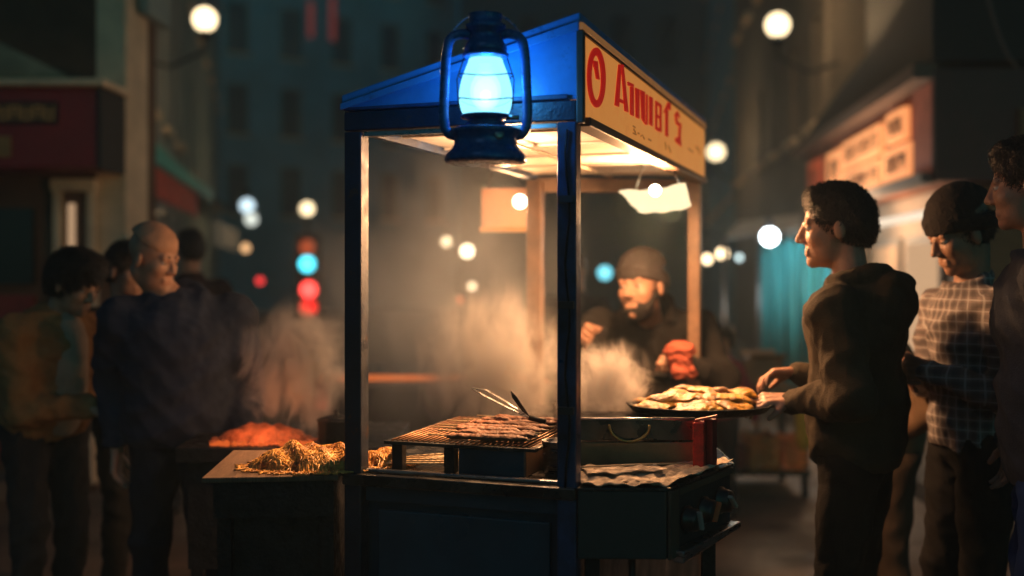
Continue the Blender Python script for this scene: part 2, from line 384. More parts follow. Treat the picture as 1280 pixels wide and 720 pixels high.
def person(label, hip, neck, head, heading, hands, outfit, headrot=(0, 0, 0), hair='short', group=None, s=1.0, detail=True,
           skin='skin', bulk=1.0, shoulder=0.185, feet=None, beard=False, hood=False, seed=1, headscale=1.0, hem=-0.06, poles=None):
    """hip, neck, head and hands are places in the world; heading turns the local +Y forward direction"""
    root = thing('person', (hip[0], hip[1], 0), label, 'person', R(heading), group)
    inv = world_of(root).inverted(); Lc = lambda p: V3(inv @ Vector(p)); LD = lambda d: V3(inv.to_3x3() @ Vector(d))
    H = Lc(hip); Nk = Lc(neck); Hd = Lc(head); up = unit(Nk - H)
    rt = np.array([1.0, 0, 0]); fw = unit(np.cross(up, rt)); 
    if fw[1] < 0: fw = -fw
    Ch = H + (Nk - H) * 0.66; Be = H + (Nk - H) * 0.30; hs = s * headscale
    sh = {sd: Nk - up * 0.065 * s + rt * sd * shoulder * s for sd in (-1, 1)}
    arms = {}
    for sd, hh in zip((1, -1), hands):          # right hand first
        wr, dr, pn, curl = hh
        pole = poles[sd] if poles else np.array([sd * 0.6, -0.6, -0.7])
        el, wr2 = ik(sh[sd], Lc(wr), 0.285 * s, 0.255 * s, pole); arms[sd] = (sh[sd], el, wr2, LD(dr), LD(pn), curl)
    ft = feet or ((0.11, 0.02), (-0.11, -0.02)); legs = []
    for (fx, fy), sd in zip(ft, (1, -1)):
        hipj = H + rt * sd * 0.09 * s - np.array([0, 0, 0.03]); an = np.array([fx * s, fy * s, 0.09 * s])
        LL_ = np.linalg.norm(hipj - an); kn, an = ik(hipj, an, 0.515 * LL_, 0.490 * LL_, [0, 1, 0])
        legs.append((hipj, kn, an, sd))
    RH = rot_head(*headrot); hp = lambda x, y, z: Hd + RH @ np.array([x, y, z]) * hs
    B = SDF(); k = 0.03
    B.ell(Ch, (0.145 * s, 0.095 * s, 0.17 * s), k=k).ell(Be, (0.13 * s, 0.09 * s, 0.16 * s), k=k).ell(H, (0.14 * s, 0.095 * s, 0.10 * s), k=k)
    B.cone(sh[-1], sh[1], 0.048 * s, 0.048 * s, k)
    for sd, (a, e, wv, dr, pn, cu) in arms.items():
        B.cone(a, e, 0.046 * s, 0.036 * s, 0.02); B.cone(e, wv, 0.036 * s, 0.024 * s, 0.015)
        hand(B, wv, dr, pn, -sd if np.cross(unit(dr), unit(pn)) @ np.array([0, 0, 1]) * sd > 0 else sd, cu, s)
    for hj, kn, an, sd in legs:
        B.cone(hj, kn, 0.075 * s, 0.052 * s, 0.02); B.cone(kn, an, 0.050 * s, 0.036 * s, 0.02); B.cone(an, an + np.array([0, 0.13, -0.05]) * s, 0.034 * s, 0.026 * s, 0.02)
    # neck and head
    B.cone(Nk - up * 0.03, hp(0, -0.025, -0.055), 0.058 * s, 0.052 * s, 0.025)
    B.ell(hp(0, -0.014, 0.036), V3((0.074, 0.094, 0.082)) * hs, RH, 0.02).ell(hp(0, 0.032, -0.028), V3((0.058, 0.058, 0.082)) * hs, RH, 0.02)
    B.ell(hp(0, 0.034, -0.074), V3((0.044, 0.048, 0.034)) * hs, RH, 0.018).ball(hp(0, 0.072, -0.094), 0.017 * hs, 0.015)
    if detail:
        for sd in (-1, 1):
            B.ball(hp(sd * 0.030, 0.098, 0.004), 0.0165 * hs, 0.012, sub=True)
            B.ball(hp(sd * 0.036, 0.060, -0.022), 0.021 * hs, 0.02)
        B.cone(hp(-0.036, 0.076, 0.022), hp(0.036, 0.076, 0.022), 0.0095 * hs, 0.0095 * hs, 0.012)
        B.cone(hp(0, 0.086, 0.014), hp(0, 0.1055, -0.026), 0.0070 * hs, 0.0105 * hs, 0.010)
        for sd in (-1, 1):
            B.ball(hp(sd * 0.0115, 0.096, -0.031), 0.0080 * hs, 0.006)
            B.ell(hp(sd * 0.0755, -0.004, -0.010), V3((0.0075, 0.0165, 0.027)) * hs, RH, 0.006)
        B.cone(hp(-0.019, 0.084, -0.058), hp(0.019, 0.084, -0.058), 0.0065 * hs, 0.0065 * hs, 0.005)
        B.cone(hp(-0.017, 0.084, -0.069), hp(0.017, 0.084, -0.069), 0.0075 * hs, 0.0075 * hs, 0.005)
    fine = []
    if detail:
        fine.append((Hd - 0.15, Hd + 0.15, 0.0042))
        for sd, (a, e, wv, dr, pn, cu) in arms.items(): c_ = wv + unit(dr) * 0.07; fine.append((c_ - 0.12, c_ + 0.12, 0.0045))
    mesh_obj('body', B.mesh(0.013 if detail else 0.018, fine), M[skin], root)
    # hair / hat
    Rm = [list(r_) for r_ in RH]; HR = SDF()
    dn = RH @ np.array([0, 0.12, -1.0])
    if hair in ('short', 'mop', 'bald'):
        g = dict(short=0.0, mop=0.011, bald=-0.001)[hair]
        HR.ell(hp(0, -0.018, 0.040), V3((0.081 + g, 0.100 + g, 0.086 + g)) * hs, RH, 0.01)
        HR.ell(hp(0, 0.0, 0.092), V3((0.062 + g, 0.075 + g, 0.040)) * hs, RH, 0.03) if hair != 'bald' else None
        HR.ell(hp(0, -0.055, -0.005), V3((0.072 + g, 0.06 + g, 0.075 + g)) * hs, RH, 0.03)
        if hair != 'bald': HR.cone(hp(-0.035, 0.052, 0.098), hp(0.035, 0.050, 0.096), 0.020 + g, 0.018 + g, 0.03)
        HR.ell(hp(0, 0.105, -0.03), V3((0.080, 0.075, 0.092 - g * 2)) * hs, RH, 0.012, sub=True)
        for sd in (-1, 1): HR.ball(hp(sd * 0.085, 0.004, -0.018), 0.030 * hs, 0.01, sub=True)
        HR.ell(hp(0, 0.0, -0.10), V3((0.11, 0.12, 0.055)) * hs, RH, 0.01, sub=True)
        mesh_obj('hair', HR.mesh(0.0065), outfit['hair_mat'] if 'hair_mat' in outfit else M['hair'], root, rough=(0.004, 60), seed=seed, locks=(5200 if detail else 900, .020 if hair == 'short' else .032, tuple(RH @ np.array([0, .25, -.8]))))
    elif hair in ('beanie', 'knit', 'cap'):
        mt = outfit['hat']
        G = SDF(); g = 0.004 if hair == 'beanie' else (0.010 if hair == 'knit' else -0.002)
        G.ell(hp(0, -0.020, 0.050), V3((0.085 + g, 0.104 + g, 0.090 + g * 2)) * hs, RH, 0.02)
        if hair == 'knit': G.ell(hp(0, -0.07, 0.03), V3((0.07, 0.07, 0.07)) * hs, RH, 0.04)
        G.plane(hp(0, 0.07, 0.036), RH @ np.array([0, -0.32, -1.0]))
        if hair != 'cap':
            for i in range(24):
                a0, a1 = 2 * math.pi * i / 24, 2 * math.pi * (i + 1) / 24
                z = lambda a: 0.044 - 0.026 * (1 - math.sin(a))
                G.cone(hp((0.070 + g) * math.cos(a0), -0.018 + (0.088 + g) * math.sin(a0), z(a0)), hp((0.070 + g) * math.cos(a1), -0.018 + (0.088 + g) * math.sin(a1), z(a1)), 0.012, 0.012, 0.02)
                G.cone(hp((0.073 + g) * math.cos(a0), -0.018 + (0.091 + g) * math.sin(a0), z(a0) + .024), hp((0.073 + g) * math.cos(a1), -0.018 + (0.091 + g) * math.sin(a1), z(a1) + .024), 0.010, 0.010, 0.02)
        mesh_obj('beanie' if hair != 'cap' else 'cap', G.mesh(0.0065), mt, root, amp=0.0018, f=60, seed=seed)
        HR.ell(hp(0, -0.03, 0.012), V3((0.081, 0.088, 0.07)) * hs, RH, 0.01)
        HR.ell(hp(0, 0.105, -0.03), V3((0.080, 0.078, 0.1)) * hs, RH, 0.01, sub=True)
        HR.ell(hp(0, 0.0, -0.115), V3((0.11, 0.12, 0.065)) * hs, RH, 0.01, sub=True)
        for sd in (-1, 1): HR.ball(hp(sd * 0.085, 0.004, -0.018), 0.030 * hs, 0.01, sub=True)
        if hair != 'cap': mesh_obj('hair', HR.mesh(0.0065), M['hair'], root, rough=(0.003, 60), seed=seed, locks=(1800, .022, tuple(RH @ np.array([0, 0, -1.0]))))
    if detail:
        for sd in (-1, 1):
            E = SDF().cone(hp(sd * 0.014, 0.0865, 0.026), hp(sd * 0.042, 0.0745, 0.028), 0.0042, 0.0030, 0.003)
            mesh_obj('eyebrow', E.mesh(0.0028), M['hair'], root)
        for sd in (-1, 1):
            e = MB().ball((0, 0, 0), 0.0122 * hs, 14); cen = hp(sd * 0.030, 0.0735, 0.004)
            for i_, f_ in enumerate(e.f):
                c_ = unit(np.mean([e.v[q] for q in f_], axis=0))
                e.m[i_] = 2 if (c_[2] > 0.26 or c_[2] < -0.36) else (1 if c_[1] > 0.86 else 0)
            lid = {q for i_, f_ in enumerate(e.f) if e.m[i_] == 2 for q in f_}
            e.v = [tuple(RH @ (V3(v) * (1.07 if i_ in lid else 1)) + cen) for i_, v in enumerate(e.v)]
            e.build('eye', [M['eye'], M['iris'], M[skin]], root, local=True)
    if beard:
        D = SDF(); D.ell(hp(0, 0.032, -0.072), V3((0.054, 0.060, 0.052)) * hs, RH, 0.01)
        for sd in (-1, 1): D.cone(hp(sd * 0.062, 0.02, -0.03), hp(sd * 0.04, 0.05, -0.08), 0.014, 0.018, 0.015)
        D.cone(hp(-0.024, 0.088, -0.050), hp(0.024, 0.088, -0.050), 0.0055, 0.0055, 0.006)
        D.ell(hp(0, 0.10, -0.063), V3((0.020, 0.03, 0.009)) * hs, RH, 0.006, sub=True)
        D.ell(hp(0, 0.08, -0.015), V3((0.045, 0.06, 0.032)) * hs, RH, 0.012, sub=True)
        mesh_obj('beard', D.mesh(0.005), M['hair'], root, rough=(0.002, 80), seed=seed + 3, locks=(1500, .009, tuple(RH @ np.array([0, .3, -1.0]))))
    # jacket
    J = SDF(); b = bulk
    J.ell(Ch + up * 0.02, (0.178 * b * s, 0.134 * b * s, 0.185 * s), k=0.05).ell(Be, (0.168 * b * s, 0.136 * b * s, 0.19 * s), k=0.05)
    J.ell(H + up * 0.03, (0.172 * b * s, 0.132 * b * s, 0.15 * s), k=0.04)
    J.cone(sh[-1] + up * 0.0, sh[1], 0.064 * b * s, 0.064 * b * s, 0.04); J.cone(Nk - up * 0.05, Nk + up * 0.0, 0.095 * s, 0.062 * s, 0.03)
    for sd, (a, e, wv, dr, pn, cu) in arms.items():
        J.cone(a, e, 0.072 * b * s, 0.060 * b * s, 0.025); J.cone(e, e + (wv - e) * 0.97, 0.061 * b * s, 0.041 * b * s, 0.02)
        J.cone(e + (wv - e) * 0.90, e + (wv - e) * 0.97, 0.039 * b * s, 0.038 * b * s, 0.006)
    if hood:
        for i in range(10):
            a0, a1 = math.pi * (0.92 + 1.16 * i / 10), math.pi * (0.92 + 1.16 * (i + 1) / 10)
            q = lambda a: Nk + up * (0.015 - 0.030 * math.sin(a)) * s + rt * 0.088 * s * math.cos(a) + fw * (0.098 * math.sin(a) + 0.01) * s
            J.cone(q(a0), q(a1), 0.032 * s, 0.032 * s, 0.015)
        for i in range(8):
            a0, a1 = math.pi * (1.08 + .84 * i / 8), math.pi * (1.08 + .84 * (i + 1) / 8)
            q = lambda a: Nk + up * (-0.035 - 0.030 * math.sin(a)) * s + rt * 0.125 * s * math.cos(a) + fw * (0.135 * math.sin(a) + 0.02) * s
            J.cone(q(a0), q(a1), 0.024 * s, 0.024 * s, 0.008)
        J.ell(Nk - fw * 0.125 * s - up * 0.045 * s, (0.115 * s, 0.058 * s, 0.095 * s), k=0.02); J.ell(Nk - fw * 0.135 * s + up * 0.022 * s, (0.095 * s, 0.05 * s, 0.035 * s), k=0.006)
    else:
        for i in range(12):
            a0, a1 = 2 * math.pi * i / 12, 2 * math.pi * (i + 1) / 12
            q = lambda a: Nk + up * (0.018 - 0.02 * math.sin(a)) * s + rt * 0.068 * s * math.cos(a) + fw * (0.068 * math.sin(a) + 0.005) * s
            J.cone(q(a0), q(a1), 0.018 * s, 0.018 * s, 0.008)
    J.plane(H + up * hem * s, -up)
    mesh_obj(outfit.get('top_name', 'jacket'), J.mesh(0.0095 if detail else 0.014), outfit['top'], root, amp=0.011 * s if detail else 0.006, f=19, seed=seed, rough=(.0022, 47) if detail else None)
    if 'shirt' in outfit:
        T = SDF(); T.ell(Ch + fw * 0.075 * s, (0.085 * s, 0.105 * s, 0.20 * s), k=0.04).ell(Be + fw * 0.078 * s, (0.095 * s, 0.100 * s, 0.19 * s), k=0.04)
        T.plane(H + up * (hem + 0.03) * s, -up); mesh_obj('shirt', T.mesh(0.01), outfit['shirt'], root, amp=0.004, f=24, seed=seed + 9)
    Q = SDF(); Q.ell(H + np.array([0, 0, -0.01]), (0.155 * s, 0.112 * s, 0.115 * s), k=0.04)
    for hj, kn, an, sd in legs:
        Q.cone(hj, kn, 0.098 * s, 0.072 * s, 0.03); Q.cone(kn, an + np.array([0, 0, 0.0]), 0.072 * s, 0.058 * s, 0.02)
    mesh_obj('trousers', Q.mesh(0.011 if detail else 0.016), outfit['legs'], root, amp=0.010 * s, f=17, seed=seed + 4, rough=(.003, 45) if detail else None)
    for hj, kn, an, sd in legs:
        W_ = SDF(); W_.ell((an[0], an[1] + 0.05 * s, 0.048 * s), (0.047 * s, 0.135 * s, 0.05 * s), k=0.01).cone((an[0], an[1], 0.05 * s), (an[0], an[1], 0.11 * s), 0.045 * s, 0.045 * s, 0.02)
        W_.plane((0, 0, 0.002), (0, 0, -1)); mesh_obj('shoe', W_.mesh(0.010), M['shoe'], root)
    return root
M['shoe'] = mat('shoe_leather', (0.02, 0.017, 0.015), 0.5, var=0.3)

# ================================================================== SETTING
g = MB(); g.add([(-90, -20, 0), (90, -20, 0), (90, 160, 0), (-90, 160, 0)], [(0, 1, 2, 3)]); struct(g.build('ground', M['asphalt'], local=True))
struct(MB().prism([(-9, 4.5), (-2.75, 4.5), (-8.3, 34), (-14, 34)], 0.004, 0.13).build('pavement', M['paving'], bevel=0.012))
struct(MB().prism([(2.45, 5.6), (8, 5.6), (9.5, 30), (5.0, 30)], 0.004, 0.13).build('pavement', M['paving'], bevel=0.012))

def wear(m, col, scale, lo, hi, amount=1.0):
    """rust, chips or stains with a shape of their own over a material"""
    nt = m.node_tree; N = nt.nodes; L = nt.links; b = N['Principled BSDF']; src = b.inputs['Base Color']
    tc = N.new('ShaderNodeTexCoord'); n = N.new('ShaderNodeTexNoise'); n.inputs['Scale'].default_value = scale; n.inputs['Detail'].default_value = 9; n.inputs['Roughness'].default_value = .75
    L.new(tc.outputs['Object'], n.inputs['Vector']); r = N.new('ShaderNodeMapRange'); r.inputs[1].default_value = lo; r.inputs[2].default_value = hi; r.inputs[4].default_value = amount; L.new(n.outputs['Fac'], r.inputs[0])
    mx = N.new('ShaderNodeMixRGB'); L.new(r.outputs[0], mx.inputs[0]); mx.inputs[2].default_value = (*col, 1)
    if src.links: L.new(src.links[0].from_socket, mx.inputs[1])
    else: mx.inputs[1].default_value = src.default_value
    L.new(mx.outputs[0], src)
wear(M['blue'], (.06, .025, .012), 16, .60, .64); wear(M['blue_shaded'], (.05, .022, .012), 16, .60, .64); wear(M['blue_panel'], (.02, .05, .10), 7, .58, .66, .7)
wear(M['sign'], (.30, .14, .05), 5, .55, .72, .6); wear(M['red'], (.25, .05, .03), 20, .56, .6, .6)
BM = dict(
    brown=mat('brown_render', (0.13, 0.065, 0.035), 0.85, var=0.45, vscale=1.3, bump=0.3, bscale=14),
    grey=mat('grey_stucco', (0.30, 0.31, 0.29), 0.9, var=0.35, vscale=0.7, bump=0.3, bscale=9),
    beige=mat('haze_tinted_render', (0.25, 0.31, 0.30), 0.9, var=0.3, vscale=0.8, bump=0.3, bscale=9),  # wall colour shifted to teal to carry the street haze
    cream=mat('cream_stone', (0.74, 0.56, 0.38), 0.75, var=0.25, vscale=3),
    teal=mat('haze_teal_render', (0.18, 0.42, 0.50), 0.9, var=0.3, vscale=0.5),  # teal of the street haze put into the wall colour
    dark=mat('dark_cladding', (0.012, 0.011, 0.012), 0.7, var=0.3),
    glass=mat('dark_glass', (0.02, 0.028, 0.03), 0.12, spec=0.6),
    frame=mat('window_frame', (0.20, 0.17, 0.14), 0.7),
    maroon=mat('maroon_fascia', (0.24, 0.014, 0.014), 0.5, var=0.3, vscale=2),
    green=mat('green_awning', (0.05, 0.34, 0.32), 0.8, var=0.3, vscale=4, bump=0.2, bscale=10),
    valance=mat('red_valance', (0.60, 0.10, 0.07), 0.8, var=0.3, vscale=4),
    canvas=mat('pale_canvas', (0.42, 0.30, 0.18), 0.85, var=0.3, vscale=4, bump=0.3, bscale=8),
    tarp=mat('cyan_tarp', (0.05, 0.40, 0.45), 0.6, var=0.35, vscale=2, stretch=(9, 9, 1), bump=0.5, bscale=12),
    lit=emat('lit_window', (1.0, 0.55, 0.25), 0.35),
    panel=mat('lit_sign_panel', (0.55, 0.33, 0.18), 0.6, var=0.4, vscale=6, emit=(0.95, 0.33, 0.11), estr=0.85),
    ochre=mat('ochre_board', (0.35, 0.2, 0.07), 0.7, var=0.35, vscale=5),
)
def facade(root, A, B, z0, z1, depth, wall, nwin, nfl, wz0=None, winh=1.3, frac=0.5, lit=(), floor_h=2.9):
    """wall from A to B (plan), thickness away from the street, with recessed windows with frames"""
    A = Vector((*A, 0)); B = Vector((*B, 0)); u = (B - A).normalized(); n = Vector((-u.y, u.x, 0)); mid = (A + B) / 2
    if n.x * mid.x > 0: n = -n          # n points towards the street
    L = (B - A).length; wb = MB(); step = L / max(1, nwin); ww = step * frac
    wz0 = z0 + 0.9 if wz0 is None else wz0
    rows = [(wz0 + i * floor_h, wz0 + i * floor_h + winh) for i in range(nfl) if wz0 + i * floor_h + winh < z1]
    P = lambda s_, o, z: A + u * s_ + n * o + Vector((0, 0, z))
    def blk(mb, s0, s1, o0, o1, za, zb, mi=0):
        c = P((s0 + s1) / 2, (o0 + o1) / 2, (za + zb) / 2); rot = Matrix((u, n, Vector((0, 0, 1)))).transposed()
        mb.box(c, (s1 - s0, abs(o1 - o0), zb - za), rot, mi)
    zs = z0
    for (a, b_) in rows:
        blk(wb, 0, L, -depth, 0, zs, a)
        for i in range(nwin + 1):
            s0 = 0 if i == 0 else i * step - (step - ww) / 2; s1 = L if i == nwin else i * step + (step - ww) / 2
            blk(wb, s0, s1, -depth, 0, a, b_)
        zs = b_
    blk(wb, 0, L, -depth, 0, zs, z1)
    wb.build('wall', wall, root)
    for ri, (a, b_) in enumerate(rows):
        for i in range(nwin):
            s0 = i * step + (step - ww) / 2; s1 = s0 + ww; fr = MB()
            for q0, q1, za, zb in ((s0 + .003, s0 + .07, a + .003, b_ - .003), (s1 - .07, s1 - .003, a + .003, b_ - .003), (s0 + .07, s1 - .07, a + .003, a + .07), (s0 + .07, s1 - .07, b_ - .07, b_ - .003), ((s0 + s1) / 2 - .025, (s0 + s1) / 2 + .025, a + .07, b_ - .07)):
                blk(fr, q0, q1, -0.22, -0.13, za, zb)
            fr = fr.build('window', BM['frame'], root)
            pn = MB(); blk(pn, s0 + .07, s1 - .07, -0.20, -0.17, a + .07, b_ - .07); pn.build('pane', BM['lit'] if (i, ri) in lit else BM['glass'], fr)
            sl = MB(); blk(sl, s0 - .08, s1 + .08, 0.003, 0.10, a - .10, a - .01); sl.build('sill', BM['cream'], root)
    co = MB(); blk(co, -.02, L + .02, 0.004, 0.18, z1 - 0.28, z1 - 0.05); co.build('cornice', BM['cream'], root)
    return P, u, n

# --- left row
b1 = thing('shop_building', at(40, 340, 7.6) - Vector((0, 0, CZ)), 'brown rendered corner shop with a maroon fascia box and a cream doorway', 'building')
MB().box((-5.2, 7.8, 4.0), (4.9, 1.2, 8.0)).build('wall', BM['brown'], b1)
MB().box((-2.66, 7.42, 4.7), (0.22, 0.44, 6.6)).build('corner_pilaster', BM['cream'], b1, bevel=0.02)
MB().box((-2.50, 7.62, 5.6), (0.08, 0.5, 4.8)).build('drainpipe', BM['beige'], b1, bevel=0.02)
fx = MB(); fx.box((-4.2, 6.98, 2.35), (3.26, 0.40, 0.50)); fx = fx.build('fascia_box', BM['maroon'], b1, bevel=0.01)
MB().box((-4.2, 6.96, 2.625), (3.36, 0.50, 0.045)).build('fascia_cap', BM['cream'], b1, bevel=0.008)
MB().box((-2.565, 6.97, 2.35), (0.02, 0.43, 0.52)).build('end_board', BM['dark'], b1)
wt = mat('ochre_lettering', (0.34, 0.20, 0.07), 0.6, emit=(0.4, 0.2, 0.05), estr=0.03)
nb = MB(); nb.box((-3.10, 6.775, 2.44), (0.55, 0.02, 0.14)); nb = nb.build('name_board', BM['dark'], b1)
lt = MB()
for i, gl in enumerate('boxoaox'):
    x0 = -3.33 + i * 0.072
    lt.box((x0, 6.762, 2.44), (0.012, 0.006, 0.09)); lt.box((x0 + 0.045, 6.762, 2.44), (0.012, 0.006, 0.09))
    lt.box((x0 + 0.0225, 6.762, 2.48 if i % 2 else 2.40), (0.034, 0.006, 0.014)); lt.box((x0 + 0.0225, 6.762, 2.445), (0.034, 0.006, 0.012))
lt.build('lettering', wt, nb)
nb2 = MB(); nb2.box((-3.20, 6.775, 2.23), (0.16, 0.02, 0.13)); nb2.build('price_board', BM['ochre'], b1)
aw = MB(); aw.slab([(-6.5, 7.17, 3.35), (-3.55, 7.17, 3.02), (-2.80, 6.85, 2.66), (-6.5, 6.6, 2.66)], (0, -0.3, 1), 0.03); aw.build('canvas_awning', BM['canvas'], b1)
for x in (-2.98, -2.76): MB().box((x, 7.16, 1.06), (0.055, 0.09, 2.0)).build('door_jamb', BM['cream'], b1, bevel=0.01)
MB().box((-2.87, 7.15, 2.02), (0.30, 0.10, 0.08)).build('door_head', BM['cream'], b1, bevel=0.01)
dr0 = MB().box((-2.87, 7.175, 1.0), (0.16, 0.04, 1.95)).build('door', BM['brown'], b1); MB().box((-2.895, 7.150, 1.45), (0.05, 0.006, 0.9)).build('lit_pane', emat('door_glow', (1, .62, .35), .35), dr0)
MB().box((-3.9, 7.17, 0.75), (1.5, 0.05, 1.1)).build('shop_shutter', mat('red_shutter', (0.25, 0.03, 0.02), 0.6, var=0.3), b1)
MB().box((-3.9, 7.17, 1.62), (1.5, 0.05, 0.5)).build('shop_window', BM['glass'], b1)

b2 = thing('row_building', (-4.0, 11, 0), 'grey stucco terrace with a green awning and red valance', 'building')
facade(b2, (-3.35, 8.45), (-5.3, 17.5), 0, 9.5, 3, BM['grey'], 5, 3, wz0=3.4, winh=1.5, frac=0.35, lit=((3, 1),))
zt = 2.53
aw = MB(); aw.slab([(-2.80, 7.6, zt), (-4.09, 14.7, zt), (-4.75, 14.7, zt + .50), (-3.22, 7.6, zt + .50)], (1, 0.2, 1), 0.03); aw.build('awning', BM['green'], b2)
MB().slab([(-2.79, 7.58, zt + .02), (-4.08, 14.72, zt + .02), (-4.08, 14.72, zt - .13), (-2.79, 7.58, zt - .13)], (1, .19, 0), .03).build('awning_edge', mat('green_edge', (.06, .45, .42), .6, var=.3), b2)
va = MB(); a0 = Vector((-2.80, 7.62, zt - .14)); a1 = Vector((-3.80, 13.1, zt - .14))
for i in range(22):
    p, q = a0.lerp(a1, i / 22), a0.lerp(a1, (i + 0.96) / 22)
    va.slab([p, q, q - Vector((0, 0, .26 + .02 * (i % 2))), p - Vector((0, 0, .26 + .02 * (i % 2)))], (1, .19, 0), .012)
va.build('valance', BM['valance'], b2)
for i in range(4):
    p = Vector((-3.42, 8.9, 0)).lerp(Vector((-5.1, 16.5, 0)), i / 3.6); sh_ = MB(); sh_.box(p + Vector((0.03, 0, 1.3)), (0.06, 1.3, 1.9), R(12)); sh_.build('shop_window', BM['glass'], b2)
MB().slab([(-3.6, 9.6, 1.95), (-4.05, 12.0, 1.95), (-4.05, 12.0, 2.12), (-3.6, 9.6, 2.12)], (1, .19, 0), .05).build('name_board', BM['beige'], b2)
b3 = thing('row_building', (-6.6, 22, 0), 'tall beige terrace beyond the green awning', 'building')
facade(b3, (-5.4, 18.0), (-8.6, 32), 0, 13, 4, BM['beige'], 6, 4, wz0=3.2, winh=1.7, frac=0.32, lit=((2, 1),))
MB().slab([(-4.9, 17.8, 2.7), (-6.4, 25, 2.7), (-7.0, 25, 3.1), (-5.45, 17.8, 3.1)], (1, 0.2, 1), 0.03).build('awning', BM['dark'], b3)
MB().slab([(-5.0, 18.2, 1.9), (-5.9, 23, 1.9), (-5.9, 23, 2.3), (-5.0, 18.2, 2.3)], (1, .2, 0), .1).build('lit_fascia', mat('pale_fascia', (0.4, 0.36, 0.28), 0.7, emit=(0.5, 0.42, 0.3), estr=0.05), b3)
b4 = thing('row_building', (-9, 40, 0), 'far block in haze teal closing the street behind the left lamps', 'building')
facade(b4, (-14, 36), (-2.2, 44), 0, 18, 6, BM['teal'], 7, 5, wz0=3.5, winh=1.8, frac=0.4, lit=())
nn = MB(); nn.slab([at(405, 70, 38.2) - Vector((0, 3, 0)), at(412, 70, 38.2) - Vector((0, 3, 0)), at(412, 30, 38.2) - Vector((0, 3, 0)), at(405, 30, 38.2) - Vector((0, 3, 0))], (0, -1, 0), 0.1)
nn.slab([at(430, 74, 38.2) - Vector((0, 3, 0)), at(437, 74, 38.2) - Vector((0, 3, 0)), at(437, 24, 38.2) - Vector((0, 3, 0)), at(430, 24, 38.2) - Vector((0, 3, 0))], (0, -1, 0), 0.1)
nn.build('neon_sign', emat('dim_red_neon', (0.6, 0.10, 0.09), 0.16), b4)
b5 = thing('row_building', (6, 46, 0), 'far dark block at the end of the street', 'building')
facade(b5, (-2.0, 47), (12, 47), 0, 19, 6, mat('night_render', (0.05, 0.07, 0.075), 0.9, var=0.3, vscale=0.5), 8, 4, wz0=3.5, winh=1.8, frac=0.4)

# --- right row
b6 = thing('corner_shop', (4.0, 9, 0), 'corner shop with a maroon fascia, lit sign panels and black canopy', 'building')
MB().prism([(2.98, 7.35), (7, 7.35), (7, 12.2), (3.48, 12.2)], 0, 2.03).build('wall', mat('shop_wall', (0.34, 0.25, 0.18), 0.8, var=0.35, vscale=1.5, stretch=(1, 1, .3)), b6)
MB().prism([(2.76, 7.06), (7, 7.06), (7, 12.0), (3.25, 12.0)], 2.05, 2.76).build('fascia_core', mat('red_brown_board', (.42, .16, .09), .7, var=.4, vscale=3), b6)
MB().box((4.9, 7.03, 2.40), (4.36, 0.05, 0.72)).build('fascia_front', mat('dark_maroon', (0.075, 0.007, 0.010), 0.5, var=0.3), b6)
fd = unit((0.49, 4.94, 0)); fn = np.array([-fd[1], fd[0], 0]); fo = np.array([2.755, 7.06, 0])
FP = lambda s_, z, o=0.0: tuple(fo + fd * s_ + fn * o + np.array([0, 0, z]))
def fbox(mb, s0, s1, z0, z1, o0, o1): mb.slab([FP(s0, z0, o0), FP(s1, z0, o0), FP(s1, z1, o0), FP(s0, z1, o0)], fn, o1 - o0)
MBx = MB(); fbox(MBx, -0.05, 5.0, 2.70, 2.80, 0.004, 0.16); MBx.build('fascia_cap', mat('cap_rail', (0.16, 0.10, 0.07), 0.6), b6)
MBx = MB(); fbox(MBx, 0.0, 4.95, 2.03, 2.10, 0.004, 0.10); MBx.build('lower_rail', mat('grey_rail', (0.20, 0.17, 0.15), 0.5), b6)
MBx = MB(); fbox(MBx, 0.0, 0.46, 2.11, 2.69, 0.004, 0.03); MBx.build('end_panel', mat('worn_lit_red_board', (.45, .14, .09), .6, var=.4, vscale=5, emit=(.5, .12, .06), estr=.10), b6)  # faint glow put into the board so that it looks lit
inkm = mat('sign_ink', (0.10, 0.04, 0.02), 0.7)
for (s0, s1, z0, z1) in ((0.50, 1.25, 2.12, 2.36), (0.62, 1.15, 2.40, 2.62), (1.35, 2.75, 2.37, 2.60), (1.35, 2.75, 2.12, 2.33), (2.85, 3.5, 2.25, 2.58), (3.95, 4.5, 2.2, 2.6)):
    q = MB(); fbox(q, s0, s1, z0, z1, 0.006, 0.05); q = q.build('sign_panel', BM['panel'] if s0 < 3.8 else mat('red_panel', (0.5, 0.08, 0.03), 0.6, emit=(0.8, 0.12, 0.03), estr=0.2), b6)
    ik_ = MB(); x = s0 + 0.07
    while x < s1 - 0.12:
        wd = random.uniform(0.03, 0.075); zc = (z0 + z1) / 2; hh = (z1 - z0) * 0.26
        fbox(ik_, x, x + 0.014, zc - hh, zc + hh, 0.052, 0.056)
        if random.random() < .6: fbox(ik_, x + 0.016, x + wd, zc + random.choice((-hh, hh - 0.02, -0.01)), zc + hh * random.uniform(.95, 1), 0.052, 0.056)
        x += wd + 0.022
    ik_.build('lettering', inkm, q)
mm = MB(); mm.prism([(2.70, 6.98), (7, 6.98), (7, 12.2), (3.24, 12.2)], [2.81, 2.81, 2.81, 2.81], [3.42, 3.9, 3.3, 2.90]); mm.build('canopy', BM['dark'], b6)
MB().prism([(3.15, 7.2), (7, 7.2), (7, 10.9), (3.55, 10.9)], 2.95, 7.5).build('upper_storey', BM['dark'], b6)
MB().box((5.1, 7.31, 1.02), (4.1, 0.06, 1.9)).build('front_shutter', mat('ochre_shutter', (0.20, 0.12, 0.05), 0.7, var=0.3, stretch=(1, 1, 12)), b6)
